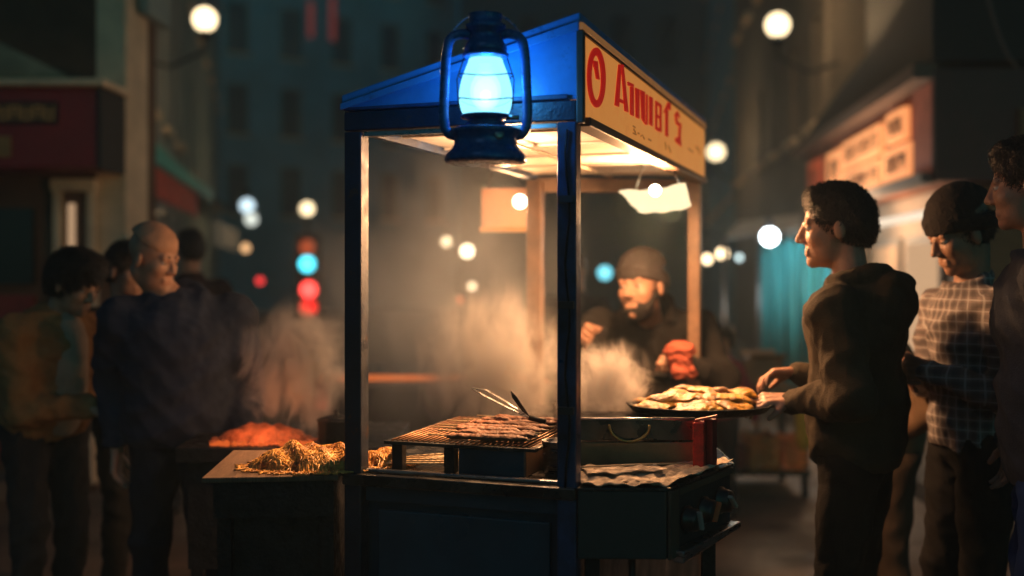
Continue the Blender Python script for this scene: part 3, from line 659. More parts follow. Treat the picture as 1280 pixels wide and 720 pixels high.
MB().box((3.55, 6.985, 2.30), (0.6, 0.03, 0.40)).build('menu_board', mat('menu_board', (0.16, 0.09, 0.04), 0.7, var=0.3, vscale=7), b6)
sd_ = lambda s_, z, o: (2.985 + 0.5 * s_ / 4.87 - 0.003 - o, 7.35 + s_, z)
def sbox(mb, s0, s1, z0, z1, o0, o1): mb.slab([sd_(s0, z0, o0), sd_(s1, z0, o0), sd_(s1, z1, o0), sd_(s0, z1, o0)], (-1, 0.1, 0), o1 - o0)
glow = emat('shop_glow', (1.0, 0.60, 0.33), 0.5); glow2 = emat('shop_tube', (1.0, 0.82, 0.62), 0.9)
for k_, (s0, s1) in enumerate(((0.15, 1.1), (1.3, 2.2), (2.5, 3.5))):
    q = MB(); sbox(q, s0, s1, 0.75, 1.72, 0.0, 0.04); q = q.build('shop_window', BM['frame'], b6)
    q2 = MB(); sbox(q2, s0 + .06, s1 - .06, 0.81, 1.66, 0.042, 0.05); q2.build('lit_pane', glow if k_ != 1 else mat('curtain', (0.4, 0.25, 0.15), 0.8, emit=(0.8, 0.42, 0.2), estr=0.08), q)
q = MB(); sbox(q, 0.3, 2.3, 1.84, 1.89, 0.03, 0.08); q.build('tube_light', glow2, b6)
l = light('tube_light_glow', 'POINT', (2.55, 8.6, 1.75), 40, (1, .66, .40), .15)

b7 = thing('row_building', (5, 17, 0), 'brown terrace behind the corner shop with one warm lit window', 'building')
facade(b7, (3.62, 12.4), (4.6, 22.5), 0, 9.5, 4, mat('brown_grey_render', (0.20, 0.16, 0.12), 0.9, var=0.4, vscale=0.8), 6, 3, wz0=3.25, winh=1.3, frac=0.4, lit=((1, 0),))
b8 = thing('row_building', (7, 30, 0), 'grey far terrace on the side of the string bulbs', 'building')
facade(b8, (4.9, 23.2), (7.5, 42), 0, 12, 4, BM['teal'], 8, 4, wz0=3.3, winh=1.5, frac=0.4)
cb = MB(); pts = [at(1228 + 46 * t, -30 + 118 * t, 6.6) + Vector((0, 0, -0.10 * math.sin(math.pi * t))) for t in [i / 10 for i in range(11)]]
cb.tube(pts, 0.012, 6); tag(cb.build('cable', mat('cable_sheath', (0.12, 0.10, 0.09), 0.6)), 'loose grey cable hanging in front of the black canopy', 'cable')

# --- street lamps on wall brackets
def street_lamp(px, py, d, r, label, wallx, colr=(1.0, 0.66, 0.34), e=60, strg=2.6, post=False):
    p = at(px, py, d); t = thing('street_lamp', (p.x, p.y, 0 if post else p.z), label, 'street lamp')
    MB().ball(p, r, 12).build('globe', emat('globe_glow', (1.0, .76, .44), strg), t)
    MB().lathe([(r * .55, 0), (r * .62, .04), (r * .25, .09)], p + Vector((0, 0, -r - .07)), 16).build('lamp_collar', M['black'], t)
    if post: MB().tube([(p.x, p.y, 0.0), (p.x, p.y, p.z - r - .05)], [0.07, 0.045], 10).build('lamp_post', M['black'], t)
    else: MB().tube([(wallx, p.y, p.z - .42), ((wallx + p.x) / 2, p.y, p.z - .40 - r), (p.x, p.y, p.z - r - .22), (p.x, p.y, p.z - r - .05)], 0.022, 8).build('bracket', M['black'], t)
    sgn = 1
    l = light('street_lamp_light', 'POINT', p + Vector((0, 0, 0)), e, colr, r * 1.02); l.parent = t; l.location = Vector(p) - t.location
    return t
street_lamp(256, 24, 12, 0.13, 'globe street lamp high on the left terrace, the largest glow', -4.15, e=900)
street_lamp(972, 31, 12, 0.13, 'globe street lamp high above the corner shop facade', 3.60, e=800)
street_lamp(895, 190, 20, 0.15, 'globe street lamp just beside the far end of the stall sign', 4.35, e=520)
street_lamp(384, 261, 24, 0.14, 'globe street lamp on a post above the traffic light', 0, e=900, post=True)

# --- traffic light with pole
def signal(px, d, lamps, label):
    b_ = at(px, 340, d); t = thing('traffic_light', (b_.x, b_.y, 0), label, 'traffic light')
    zs = [at(px, y, d).z for y, c, s_ in lamps]
    MB().tube([(b_.x, b_.y + .12, 0), (b_.x, b_.y + .12, max(zs) + .2)], 0.05, 10).build('pole', M['black'], t)
    MB().box((b_.x, b_.y + .02, (max(zs) + min(zs)) / 2), (0.34, 0.16, max(zs) - min(zs) + 0.36)).build('housing', M['black'], t, bevel=0.03)
    for (y, c, s_), z in zip(lamps, zs):
        l_ = MB().lathe([(0.105, 0), (0.10, 0.03), (0.05, 0.05)], (b_.x, b_.y - .06, z), 20, axis=(0, -1, 0)).build('lens', emat('lens', c, s_), t)
        MB().lathe([(0.13, 0), (0.135, .12)], (b_.x, b_.y - .062, z), 20, axis=(0, -1, 0)).build('visor', M['black'], t) if False else None
    return t
signal(385, 15, [(309, (1, .16, .05), 0.35), (330, (.08, .80, 1.0), 2.6)], 'traffic light with a cyan lamp lit below a dim orange one')
signal(387, 14.2, [(362, (1, .06, .05), 3.5), (384, (1, .01, .01), 1.6)], 'low traffic light with two red lamps lit')

# --- hung bulbs
def bulb(px, py, d, r, col, strg, label, group=None):
    p = at(px, py, d); t = thing('light_bulb', p, label, 'light bulb', group=group)
    MB().ball(p, r, 10).build('glass', emat('bulb_glow', col, strg), t); MB().lathe([(r * .35, 0), (r * .4, r), (r * .2, r * 1.5)], p + Vector((0, 0, r * .9)), 10).build('socket', M['black'], t)
    return t
warm = (1.0, .72, .42)
for a in ((558, 302, 13, .055, warm, 3, 'dim warm bulb in the smoke, leftmost of the three inside the stall opening'),
          (584, 314, 12, .065, (1, .78, .5), 6, 'bright warm bulb in the smoke between two dimmer ones'),
          (590, 358, 12, .04, warm, 3, 'smallest warm bulb, lowest of the three in the smoke'),
          (884, 324, 12, .05, warm, 4, 'warm string bulb nearest to the rear stall post'),
          (903, 317, 12, .058, warm, 5, 'warm string bulb next to the pale canopy'),
          (962, 296, 9.8, .075, (.85, .95, 1.0), 12, 'bright white bulb above the cyan tarp'),
          (924, 322, 12.5, .035, (.7, .9, .9), 2, 'faint pale bulb between the white bulb and the string bulbs'),
          (756, 341, 14, .085, (.2, .75, .9), 1.6, 'cyan bulb just behind the vendor beanie'),
          (866, 296, 13, .04, warm, 3, 'small warm bulb hidden half by the rear stall post'),
          (309, 257, 15, .10, (.65, .85, .95), 1.3, 'pale bluish lamp under the dark awning'),
          (314, 274, 15, .09, (.8, .85, .75), 1.0, 'pale lamp just below the bluish one'),
          (307, 310, 15, .06, (1, .55, .25), 1.2, 'faint orange lamp under the dark awning'),
          (325, 351, 15, .05, (1, .05, .05), 1.4, 'red lamp at head height past the navy jacket'),
          (575, 375, 12, .035, (1, .25, .1), 1.2, 'faint red lamp low in the smoke')):
    bulb(*a[:-1], a[-1])
sw = MB(); pts = [at(870 + 60 * t, 288 + 20 * math.sin(math.pi * t) , 12) for t in [i / 12 for i in range(13)]]; sw.tube([p + Vector((0, 0, .12)) for p in pts], 0.008, 5)
tag(sw.build('cable', M['black']), 'thin dark cable carrying the string bulbs', 'cable')

# --- hanging lit board seen through the stall
hd_ = 4.75; p0 = at(602, 286, hd_); p1 = at(676, 236, hd_)
t = thing('hanging_sign', (p0.x, p0.y, p0.z), 'orange lit hanging board with a glaring lamp in front of it', 'sign')
MB().box(((p0.x + p1.x) / 2, hd_, (p0.z + p1.z) / 2), (p1.x - p0.x, 0.04, p1.z - p0.z)).build('board', mat('lit_board', (.16, .06, .02), .6, var=.3, vscale=9, emit=(1, .30, .09), estr=.38), t)
MB().box(((p0.x + p1.x) / 2, hd_ - .035, p0.z - .004), (p1.x - p0.x + .015, 0.02, .022)).build('edge_trim', emat('orange_edge', (1, .3, .06), .8), t)
for x_ in (p0.x + .03, p1.x - .03): MB().tube([(x_, hd_, p1.z), (x_ + .02, hd_ - .1, p1.z + .10), (x_ + .05, hd_ - .55, p1.z + .16)], .006, 6).build('hanging_arm', M['black'], t)
MB().ball(at(650, 252, hd_ - .12), .030, 10).build('lamp', emat('board_lamp', (1, .85, .6), 7), t)
l = light('board_lamp_light', 'POINT', at(640, 262, hd_ - .30), 9, WARM, .05)

# --- cyan tarp stall and small canopy at the right
t = thing('tarp_stall', at(985, 340, 9.8) - Vector((0, 0, CZ)), 'cyan tarpaulin hanging from a metal frame at a market stall', 'tarpaulin')
tp = MB(); n = 40; X0, X1 = at(950, 0, 10.4).x, at(1034, 0, 9.6).x; vs = []
for i in range(n + 1):
    x = X0 + (X1 - X0) * i / n; y = 10.4 - 0.8 * i / n + .07 * math.sin(i * 1.7) + .04 * math.sin(i * .6)
    for th in (0, .012):
        vs += [(x, y + th, at(0, 302, 10).z + .03 * math.sin(i * .8)), (x, y + th, at(0, 480, 10).z)]
fs = []
for i in range(n):
    a = i * 4; fs += [(a, a + 1, a + 5, a + 4), (a + 2, a + 6, a + 7, a + 3), (a, a + 4, a + 6, a + 2), (a + 1, a + 3, a + 7, a + 5)]
tp.add(vs, fs, 0, True); tp.build('tarp', BM['tarp'], t)
fr = MB()
for x, y in ((X0, 10.45), (X1, 9.65)): fr.tube([(x, y, 0), (x, y, 1.80)], .022, 8)
fr.tube([(X0, 10.45, 1.78), (X1, 9.65, 1.78)], .02, 8); fr.build('frame', M['steel'], t)
l = light('tarp_bulb_light', 'POINT', at(962, 300, 9.3), 14, (.6, .9, 1.0), .06)
t = thing('market_canopy', at(955, 340, 10.5) - Vector((0, 0, CZ)), 'small pale market canopy behind the white bulb', 'canopy')
a_, b_, c_, d_ = at(905, 300, 11), at(1000, 290, 10.2), at(1000, 272, 11.4), at(925, 280, 12)
MB().slab([a_, b_, c_, d_], (0, 0, 1), .03).build('canopy_cloth', mat('pale_cloth', (.35, .36, .34), .8, var=.3), t)
for q in (a_, b_): MB().tube([(q.x, q.y, 0), q], .02, 6).build('leg', M['steel'], t)

# --- display table with crates, right background
d = 7.0; tb = thing('display_table', (1.5, d, 0), 'low dark display table with boxes on top and crates on its shelf', 'table')
x0, x1 = at(893, 0, d).x, at(1012, 0, d).x
MB().box(((x0 + x1) / 2, d + .3, .60), (x1 - x0, .7, .04)).build('table_top', M['darksteel'], tb)
MB().box(((x0 + x1) / 2, d + .3, .16), (x1 - x0, .7, .03)).build('shelf', M['darksteel'], tb)
for x in (x0 + .03, x1 - .03):
    for y in (d, d + .6): MB().box((x, y, .30), (.04, .04, .60)).build('leg', M['black'], tb)
orange = mat('orange_plastic', (.85, .25, .05), .5, var=.4, vscale=5); redp = mat('red_plastic', (.42, .04, .02), .5, var=.4, vscale=5)
def crate(c, size, m, label, group='crates on the display table'):
    t = thing('crate', (c[0], c[1], c[2]), label, 'crate', 0, group); sx, sy, sz = size; th = .012
    MB().box((c[0], c[1], c[2] + th / 2), (sx, sy, th)).build('bottom', m, t)
    s_ = MB()
    for i in range(3):
        z = c[2] + th + .01 + (sz - .03) * (i + .5) / 3; hh = (sz - .03) / 3 * .72
        for sg in (-1, 1): s_.box((c[0], c[1] + sg * (sy / 2 - th / 2), z), (sx, th, hh)); s_.box((c[0] + sg * (sx / 2 - th / 2), c[1], z), (th, sy - 2 * th - .002, hh))
    for sx_ in (-1, 1):
        for sy_ in (-1, 1): s_.box((c[0] + sx_ * (sx / 2 - .03), c[1] + sy_ * (sy / 2 - .018), c[2] + sz / 2 + .006), (.03, .010, sz - .012))
    s_.build('slatted_sides', m, t); return t
crate((x0 + .10, d + .12, .18), (.19, .3, .18), redp, 'red plastic crate on the table shelf')
crate((x0 + .32, d + .12, .18), (.20, .3, .22), orange, 'wide orange plastic crate in the middle of the shelf')
crate((x0 + .52, d + .12, .18), (.14, .3, .20), orange, 'narrow orange plastic crate below the yellow sack')
card = mat('cardboard', (.32, .19, .10), .8, var=.3, vscale=6)
def carton(c, size, rz, label):
    t = thing('cardboard_box', c, label, 'box', 0, 'cardboard boxes on the display table'); sx, sy, sz = size
    MB().box((c[0], c[1], c[2] + sz / 2), size, R(rz)).build('carton', card, t, bevel=.004)
    for sg in (-1, 1): MB().box((c[0], c[1] + sg * sy * .62, c[2] + sz + .015), (sx * .98, sy * .32, .006), Matrix.Rotation(R(rz), 3, 'Z') @ Matrix.Rotation(R(sg * 25), 3, 'X')).build('flap', card, t)
carton((x0 + .13, d + .25, .622), (.18, .22, .16), 6, 'squat open cardboard box at the stall end of the table')
carton((x0 + .38, d + .30, .622), (.24, .24, .26), -8, 'tall open cardboard box in the middle of the table')
carton((x0 + .38, d + .05, .622), (.16, .14, .10), 12, 'small cardboard box in front of the tall one')
S_ = SDF().ell((x0 + .56, d + .0, .50), (.05, .05, .16), k=.03).ell((x0 + .57, d - .02, .38), (.06, .05, .08), k=.03)
o = mesh_obj('sack', S_.mesh(.012), mat('yellow_sack', (.62, .40, .03), .7, var=.3), None, amp=.01, f=30, seed=3); tag(o, 'yellow sack hanging at the end of the display table', 'sack')

# --- rear trestle table with a glowing orange edge and pots, seen through smoke
d = 6.4; x0, x1 = at(398, 0, d).x, at(700, 0, d).x
tb = thing('trestle_table', (-.6, d, 0), 'long table behind the stall with a glowing orange front edge', 'table')
zt = at(0, 472, d).z
MB().box(((x0 + x1) / 2, d + .35, zt), (x1 - x0, .7, .04)).build('table_top', M['darksteel'], tb)
MB().box(((x0 + x1) / 2, d - .012, zt - .001), (x1 - x0, .02, .036)).build('glowing_edge', emat('orange_strip', (1, .20, .04), .55), tb)
MB().box(((x0 + x1) / 2, d + .02, zt / 2 - .03), (x1 - x0, .03, zt - .08)).build('apron', BM['dark'], tb)
for x in (x0 + .04, x1 - .04): MB().box((x, d + .6, zt / 2 - .01), (.05, .05, zt - .02)).build('leg', M['black'], tb)
MB().box((x0 + .02, d + .0, zt - .10), (.06, .05, .16)).build('lamp_block', emat('red_block', (1, .06, .03), .45), tb)
alu = mat('dented_aluminium', (.62, .58, .52), .4, .9, var=.3, bump=.2, bscale=9)
def pot(px, r, h, label, zoff=0):
    c = Vector((at(px, 0, d).x, d + .3, zt + .022)); t = thing('cooking_pot', c, label, 'pot', 0, 'pots on the table behind the stall')
    MB().lathe([(r * .9, 0), (r, .02), (r, h), (r * 1.06, h + .005), (r * 1.06, h + .015), (r * .94, h + .015)], c, 28).build('pot_body', alu, t)
    MB().lathe([(r * 1.0, h + .016), (r * .7, h + .05), (r * .12, h + .065), (r * .12, h + .10), (.004, h + .102)], c, 28).build('lid', alu, t)
    for s_ in (-1, 1): MB().tube([c + Vector((s_ * r, -.04, h * .7)), c + Vector((s_ * (r + .05), -.03, h * .72)), c + Vector((s_ * (r + .05), .03, h * .72)), c + Vector((s_ * r, .04, h * .7))], .007, 6).build('handle', M['black'], t)
pot(600, .15, .16, 'wide aluminium pot with lid in the thickest smoke'); pot(560, .09, .20, 'narrow tall aluminium pot with lid'); pot(672, .13, .13, 'low aluminium pot by the rear stall post')

# ================================================================== THE STALL
TH = R(18.95); U = Vector((math.sin(TH), math.cos(TH), 0)); Wv = Vector((-math.cos(TH), math.sin(TH), 0)); C0 = Vector((0.157, 2.67, 0))
def S(a, b, z=0.0): return C0 + Wv * a + U * b + Vector((0, 0, z))
SR = Matrix((Wv, U, Vector((0, 0, 1)))).transposed()
W, LR, LL = 0.6356, 1.93, 1.62
def sbx(mb, a0, a1, b0, b1, z0, z1, mi=0): return mb.box(S((a0 + a1) / 2, (b0 + b1) / 2, (z0 + z1) / 2), (a1 - a0, b1 - b0, z1 - z0), SR, mi)
stall = thing('food_stall', S(0, 0), 'blue framed street food stall with a backlit orange sign', 'food stall')
pw = .049
for (a0, b0, m_, q) in ((0, 0, M['blue'], pw), (W - pw, 0, M['blue_shaded'], pw), (0, LR - .05, M['post_warm'], .05), (W - .05, LL - .05, M['post_warm'], .06)):
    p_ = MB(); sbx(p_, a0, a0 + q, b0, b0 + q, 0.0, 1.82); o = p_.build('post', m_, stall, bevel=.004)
p_ = MB(); sbx(p_, 0, W, 0.0, .055, 1.823, 1.873); p_.build('front_beam', M['blue_shaded'], stall, bevel=.003)
p_ = MB(); sbx(p_, pw + .004, W - pw - .004, 0.012, .035, 1.808, 1.820); p_.build('inner_bead', M['steel'], stall)
# gable panel and roof
g1 = MB(); th = .03
g1.slab([S(0, .006, 1.876), S(W, .006, 1.876), S(W, .006, 1.893), S(0, .006, 2.058)], U, th); g1.build('gable_panel', M['blue_panel'], stall)
g1 = MB(); g1.slab([S(.02, .0035, 1.876), S(W, .0035, 1.876), S(W, .0035, 1.884), S(.02, .0035, 1.888)], -U, .008); g1.build('gable_rail', M['blue'], stall, bevel=.002)
g1 = MB(); g1.slab([S(-.012, -.008, 2.064), S(W + .003, -.008, 1.894), S(W + .003, LL + .02, 1.894), S(-.012, LR + .02, 2.064)], (0, 0, 1), .022); g1.build('roof', M['blue_panel'], stall, bevel=.003)
g1 = MB(); g1.slab([S(-.012, -.0115, 2.040), S(W + .003, -.0115, 1.876), S(W + .003, -.0115, 1.893), S(-.012, -.0115, 2.063)], -U, .006); g1.build('roof_edge', M['blue_panel'], stall, bevel=.002)
g1 = MB(); g1.slab([S(W - .004, .056, 1.823), S(W - .004, LL, 1.823), S(W - .004, LL, 1.893), S(W - .004, .056, 1.893)], -Wv, .02); g1.build('left_beam', M['blue'], stall)
g1 = MB(); g1.slab([S(.002, LR - .02, 1.775), S(W - .004, LL - .02, 1.775), S(W - .004, LL - .02, 1.83), S(.002, LR - .02, 1.83)], U, .02); g1.build('rear_beam', M['post_warm'], stall)
# ceiling boards with battens
g1 = MB(); g1.slab([S(.03, .058, 1.845), S(W - .028, .058, 1.845), S(W - .028, LL - .03, 1.845), S(.03, LR - .03, 1.845)], (0, 0, 1), .008); g1.build('ceiling', M['ceiling'], stall)
for b0 in (.30, .62, .94, 1.26, 1.52):
    g1 = MB(); sbx(g1, .03, W - .03, b0, b0 + .016, 1.838, 1.8437); g1.build('batten', M['ceiling'], stall)
g1 = MB(); sbx(g1, .30, .315, .06, 1.62, 1.822, 1.8275); g1.build('cable_channel', M['paper'], stall)
# sign face
def inv_sign(px, py):
    r = (px - 640) / F; s_ = (2.67 * r - C0.x) / (U.x - r * U.y); dd = C0.y + s_ * U.y; return s_, CZ + (HZ - py) / F * dd
def on_sign(px, py, o): s_, z = inv_sign(px, py); return S(-o, s_, z)
g1 = MB(); sbx(g1, -.012, .02, .018, LR, 1.838, 2.036); sg = g1.build('sign_board', M['sign'], stall)
g1 = MB(); sbx(g1, -.016, .02, .014, LR + .004, 2.037, 2.044); g1.build('sign_gap', M['trim'], stall)
g1 = MB(); sbx(g1, -.018, .02, -.0, LR + .008, 2.0445, 2.0625); g1.build('sign_top_trim', M['signtrim'], stall, bevel=.002)
g1 = MB(); sbx(g1, -.022, .03, .058, LR + .008, 1.815, 1.8375); g1.build('sign_bottom_trim', M['trim'], stall, bevel=.003)
g1 = MB(); sbx(g1, -.020, -.001, -.004, .0175, 1.815, 2.044); g1.build('corner_trim', M['trim'], stall, bevel=.003)
def glyph(mb, polys, o=.0125, th=.0035):
    for pl in polys: mb.slab([on_sign(x, y, o) for x, y in pl], -Wv, th)
z1 = lambda L_: [(710 + x / 6.544, 40 + y / 6.544) for x, y in L_]; z2 = lambda L_: [(780 + x / 5.143, 80 + y / 5.143) for x, y in L_]
em = MB(); outer = []; inner = []
for i in range(48):
    a = 2 * math.pi * i / 48; outer.append((188 + 75 * math.cos(a), 375 + 245 * math.sin(a) + 12 * math.cos(a))); inner.append((187 + 42 * math.cos(a), 378 + 183 * math.sin(a) + 12 * math.cos(a)))
for i in range(48): j = (i + 1) % 48; glyph(em, [z1([outer[i], outer[j], inner[j], inner[i]])])
glyph(em, [z1([(162, 236), (198, 244), (200, 300), (166, 292)]), z1([(172, 292), (200, 300), (213, 392), (188, 386)])])
em.build('emblem', M['signred'], sg)
lt = MB()
glyph(lt, [z1([(374, 268), (394, 268), (374, 615), (342, 600)]), z1([(394.5, 268), (412, 270), (452, 658), (424, 648)]), z1([(378, 545), (408, 560), (409, 588), (376, 572)]),
           z1([(448, 408), (497, 430), (497, 452), (452, 440)]), z1([(470, 449), (497, 455), (497, 690), (470, 676)]),
           z1([(512, 458), (545, 472), (543, 712), (517, 700)]),
           z2([(76, 168), (104, 182), (104, 372), (84, 352)]), z2([(84, 354), (104, 374), (122, 392), (110, 392)]), z2([(104.5, 374), (122, 382), (122, 392), (108, 386)]), z2([(114, 196), (122, 200), (122, 382), (113, 376)]),
           z2([(134, 208), (156, 220), (154, 402), (135, 390)]),
           z2([(174, 236), (184, 242), (184, 428), (174, 420)]), z2([(203, 256), (213, 264), (213, 440), (203, 434)]), z2([(184.5, 243), (202.5, 256), (202.5, 278), (184.5, 264)]), z2([(184.5, 325), (202.5, 338), (202.5, 356), (184.5, 344)]), z2([(184.5, 405), (202.5, 418), (202.5, 438), (184.5, 430)]),
           z2([(226, 318), (232, 300), (256, 246), (256, 278)]), z2([(256.5, 246), (274, 258), (272, 300), (256.5, 290)]), z2([(240, 296), (256, 290), (256, 470), (240, 462)]),
           z2([(300, 328), (316, 304), (318, 330), (306, 350)]), z2([(317, 304), (332, 330), (330, 352), (318, 330)]), z2([(302, 352), (314, 340), (322, 385), (312, 392)]), z2([(318, 372), (342, 384), (342, 404), (320, 398)]), z2([(328, 404), (342, 404), (338, 470), (326, 465)]), z2([(304, 478), (338, 462), (344, 532), (330, 520), (306, 500)])])
lt.build('lettering', M['signred'], sg)
ft = MB()
glyph(ft, [z2([(a, b), (a + c, b + e), (a + c - 3, b + e + 8), (a - 3, b + 8)]) for a, b, c, e in ((30, 395, 16, 12), (34, 415, 14, 24), (30, 440, 22, 12), (62, 440, 10, 6), (80, 462, 14, -8), (96, 462, 10, 18), (130, 478, 20, 14), (242, 500, 6, 46), (262, 520, 16, 46), (390, 538, 34, 26), (440, 524, 8, 18), (458, 530, 10, 50))], th=.002)
ft.build('small_lettering', M['signfaint'], sg)
# counter and cabinet
CT = .920
g1 = MB(); g1.prism([tuple(S(-.0, -.012))[:2], tuple(S(W, -.012))[:2], tuple(S(W, LL))[:2], tuple(S(0, LR))[:2]], CT - .03, CT); 
ct = g1.build('counter_top', M['darksteel'], stall, bevel=.003)
g1 = MB(); g1.prism([tuple(S(.004, .056))[:2], tuple(S(W - .004, .056))[:2], tuple(S(W - .004, LL - .01))[:2], tuple(S(.004, LR - .01))[:2]], .14, CT - .032); g1.build('cabinet', M['navy'], stall)
g1 = MB(); sbx(g1, pw + .003, W - pw - .003, .022, .054, CT - .075, CT - .033); g1.build('cabinet_rail', M['navy'], stall, bevel=.002)
g1 = MB(); sbx(g1, pw + .03, W - pw - .03, .040, .0545, .20, CT - .10); g1.build('cabinet_door', mat('door_panel', (.012, .065, .105), .4, var=.35, vscale=3, rvar=.15), stall, bevel=.004)
g1 = MB(); sbx(g1, pw + .003, W - pw - .003, .02, .036, CT + .0015, CT + .010); g1.build('counter_lip', M['steel'], stall, bevel=.002)

# taped cable down the right front post and a gas hose under the counter
cbl = [S(.020 + .006 * math.sin(i * 1.3), -.006, 1.80 - i * .055) for i in range(17)]
MB().tube(cbl, .0032, 6).build('cable', M['black'], stall)
for z_ in (1.62, 1.36, 1.10): q_ = MB(); sbx(q_, .004, .044, -.0115, -.0005, z_, z_ + .018); q_.build('cable_tape', mat('dark_tape', (.03, .03, .032), .5), stall)

# lamp hanging under the ceiling
lp = at(823, 248, 3.95)
t = thing('work_lamp', lp, 'glowing tilted work lamp hanging below the stall ceiling', 'lamp')
rot = Matrix.Rotation(R(-14), 3, 'Z') @ Matrix.Rotation(R(-24), 3, 'X') @ Matrix.Rotation(R(-6), 3, 'Y')
vs = []; n1 = 16
for th_ in (0, .003):
    for i in range(n1 + 1):
        for j in range(n1 + 1):
            u_, v_ = i / n1 * 2 - 1, j / n1 * 2 - 1; tp_ = 1 - .10 * v_
            vs.append(lp + rot @ Vector((.108 * u_ * tp_ + .014 * v_, .088 * v_, -.022 * (1 - u_ * u_) * (1 - .5 * v_ * v_) + .003 * math.sin(9 * u_ + 5 * v_) + .002 * math.sin(17 * v_) + th_)))
K_ = (n1 + 1) ** 2; fs = []; ix = lambda i, j, t_: t_ * K_ + i * (n1 + 1) + j
for i in range(n1):
    for j in range(n1): fs += [(ix(i, j, 1), ix(i + 1, j, 1), ix(i + 1, j + 1, 1), ix(i, j + 1, 1)), (ix(i, j, 0), ix(i, j + 1, 0), ix(i + 1, j + 1, 0), ix(i + 1, j, 0))]
MB().add(vs, fs, 0, True).build('paper_shade', emat('work_lamp_glow', (1.0, .74, .42), 1.15), t)
MB().box(lp + rot @ Vector((0, .0, .016)), (.10, .06, .012), rot).build('housing', mat('white_enamel', (.75, .68, .55), .4), t, bevel=.003)
MB().ball(at(819, 238, 3.84), .020, 8).build('bulb', emat('bulb_hot', (1, .9, .7), 30), t)
for s_ in (-1, 1): MB().tube([lp + rot @ Vector((s_ * .09, 0, .022)), lp + Vector((s_ * .05, .02, .12))], .004, 6).build('hanger', M['steel'], t)
l = light('work_lamp_light', 'POINT', lp + Vector((-.02, -.10, -.03)), 40, WARM, .06); l.parent = t; l.location = Vector((-.02, -.10, -.03))
l2 = light('work_lamp_beam', 'AREA', lp, 30, WARM, .2, None); l2.parent = t; l2.location = rot @ Vector((0, 0, -.012)); l2.rotation_euler = rot.to_euler()

bp_ = S(.33, .46, 1.785); t = thing('ceiling_bulb', bp_, 'added warm fill bulb under the stall ceiling, hidden behind the lantern', 'light bulb')  # unseen bulb added to brighten the heap, grill and smoke
MB().ball(bp_, .016, 10, sz=1.2).build('glass', emat('ceiling_bulb_glow', (1, .82, .55), 12), t); MB().lathe([(.012, .018), (.014, .03), (.02, .0365), (.02, .0375)], bp_, 16).build('socket', M['black'], t)
l = light('fill_bulb_light', 'POINT', bp_, 9, (1.0, .56, .30), .03); l.parent = t; l.location = (0, 0, -.022)
aim = Vector((-.56, 2.98, .95)) - Vector(bp_); l = light('heap_fill_spot', 'SPOT', bp_, 85, (1.0, .52, .22), .03); l.parent = t; l.location = (0, 0, -.024); l.rotation_euler = aim.to_track_quat('-Z', 'Y').to_euler(); l.data.spot_size = R(84); l.data.spot_blend = .8  # added spot aimed at the noodle heap to brighten it

# ------------------------------------------------------------------ hurricane lantern
LC = at(607, 205, 2.60); lz = LC.z; lan = thing('hurricane_lantern', (LC.x, LC.y, lz), 'blue hurricane lantern glowing cyan on the stall gable', 'lantern')
q = lambda x, y, z: (LC.x + x, LC.y + y, lz + z)
k = .1 / .1
LM = M['lamp_iron']
MB().lathe([(.086, .0), (.096, .003), (.0985, .010), (.095, .022), (.083, .034), (.076, .044), (.075, .060), (.082, .072), (.086, .080), (.07, .086), (.03, .088)], q(0, 0, 0), 40).build('fuel_tank', LM, lan)
MB().lathe([(.045, .088), (.050, .091), (.048, .098), (.040, .102), (.046, .106), (.060, .110), (.060, .116), (.03, .118)], q(0, 0, 0), 32).build('burner', LM, lan)
MB().lathe([(.012, 0), (.012, .012), (.009, .014)], q(.03, -.060, .060), 16, axis=(.3, -.9, .3)).build('filler_cap', M['steel'], lan)
MB().lathe([(.006, 0), (.006, .03)], q(.050, -.02, .108), 12, axis=(1, -.1, 0)).build('wick_knob', M['steel'], lan)
# globe
gp = []
for i in range(17):
    tt = i / 16; z = .118 + .132 * tt; r = .040 + .0235 * math.sin(math.pi * min(1, (tt * .86 + .16)) ** .85); gp.append((r, z))
gm = bpy.data.materials.new('lantern_globe'); gm.use_nodes = True; nt = gm.node_tree; nt.nodes.clear()
e_ = nt.nodes.new('ShaderNodeEmission'); e_.inputs[0].default_value = (.24, .78, 1.0, 1); e_.inputs[1].default_value = 1.9
tr = nt.nodes.new('ShaderNodeBsdfTransparent'); gl = nt.nodes.new('ShaderNodeBsdfGlossy'); gl.inputs['Roughness'].default_value = .08
ad = nt.nodes.new('ShaderNodeMixShader'); ad.inputs[0].default_value = .40; ad2 = nt.nodes.new('ShaderNodeMixShader'); ad2.inputs[0].default_value = .06
ou = nt.nodes.new('ShaderNodeOutputMaterial'); nt.links.new(tr.outputs[0], ad.inputs[2]); nt.links.new(e_.outputs[0], ad.inputs[1])
nt.links.new(ad.outputs[0], ad2.inputs[1]); nt.links.new(gl.outputs[0], ad2.inputs[2]); nt.links.new(ad2.outputs[0], ou.inputs[0])
MB().lathe(gp, q(0, 0, 0), 40).build('glass_globe', gm, lan)
def glow_shell(name, z, r, col, st, mixf):
    m_ = emat(name + '_glow', col, st); nt = m_.node_tree; en = [n_ for n_ in nt.nodes if n_.type == 'EMISSION'][0]; on = [n_ for n_ in nt.nodes if n_.type == 'OUTPUT_MATERIAL'][0]
    tn = nt.nodes.new('ShaderNodeBsdfTransparent'); mn = nt.nodes.new('ShaderNodeMixShader'); mn.inputs[0].default_value = mixf
    nt.links.new(en.outputs[0], mn.inputs[1]); nt.links.new(tn.outputs[0], mn.inputs[2]); nt.links.new(mn.outputs[0], on.inputs[0])
    MB().ball(q(0, 0, z), r, 14, sz=1.25).build(name, m_, lan)
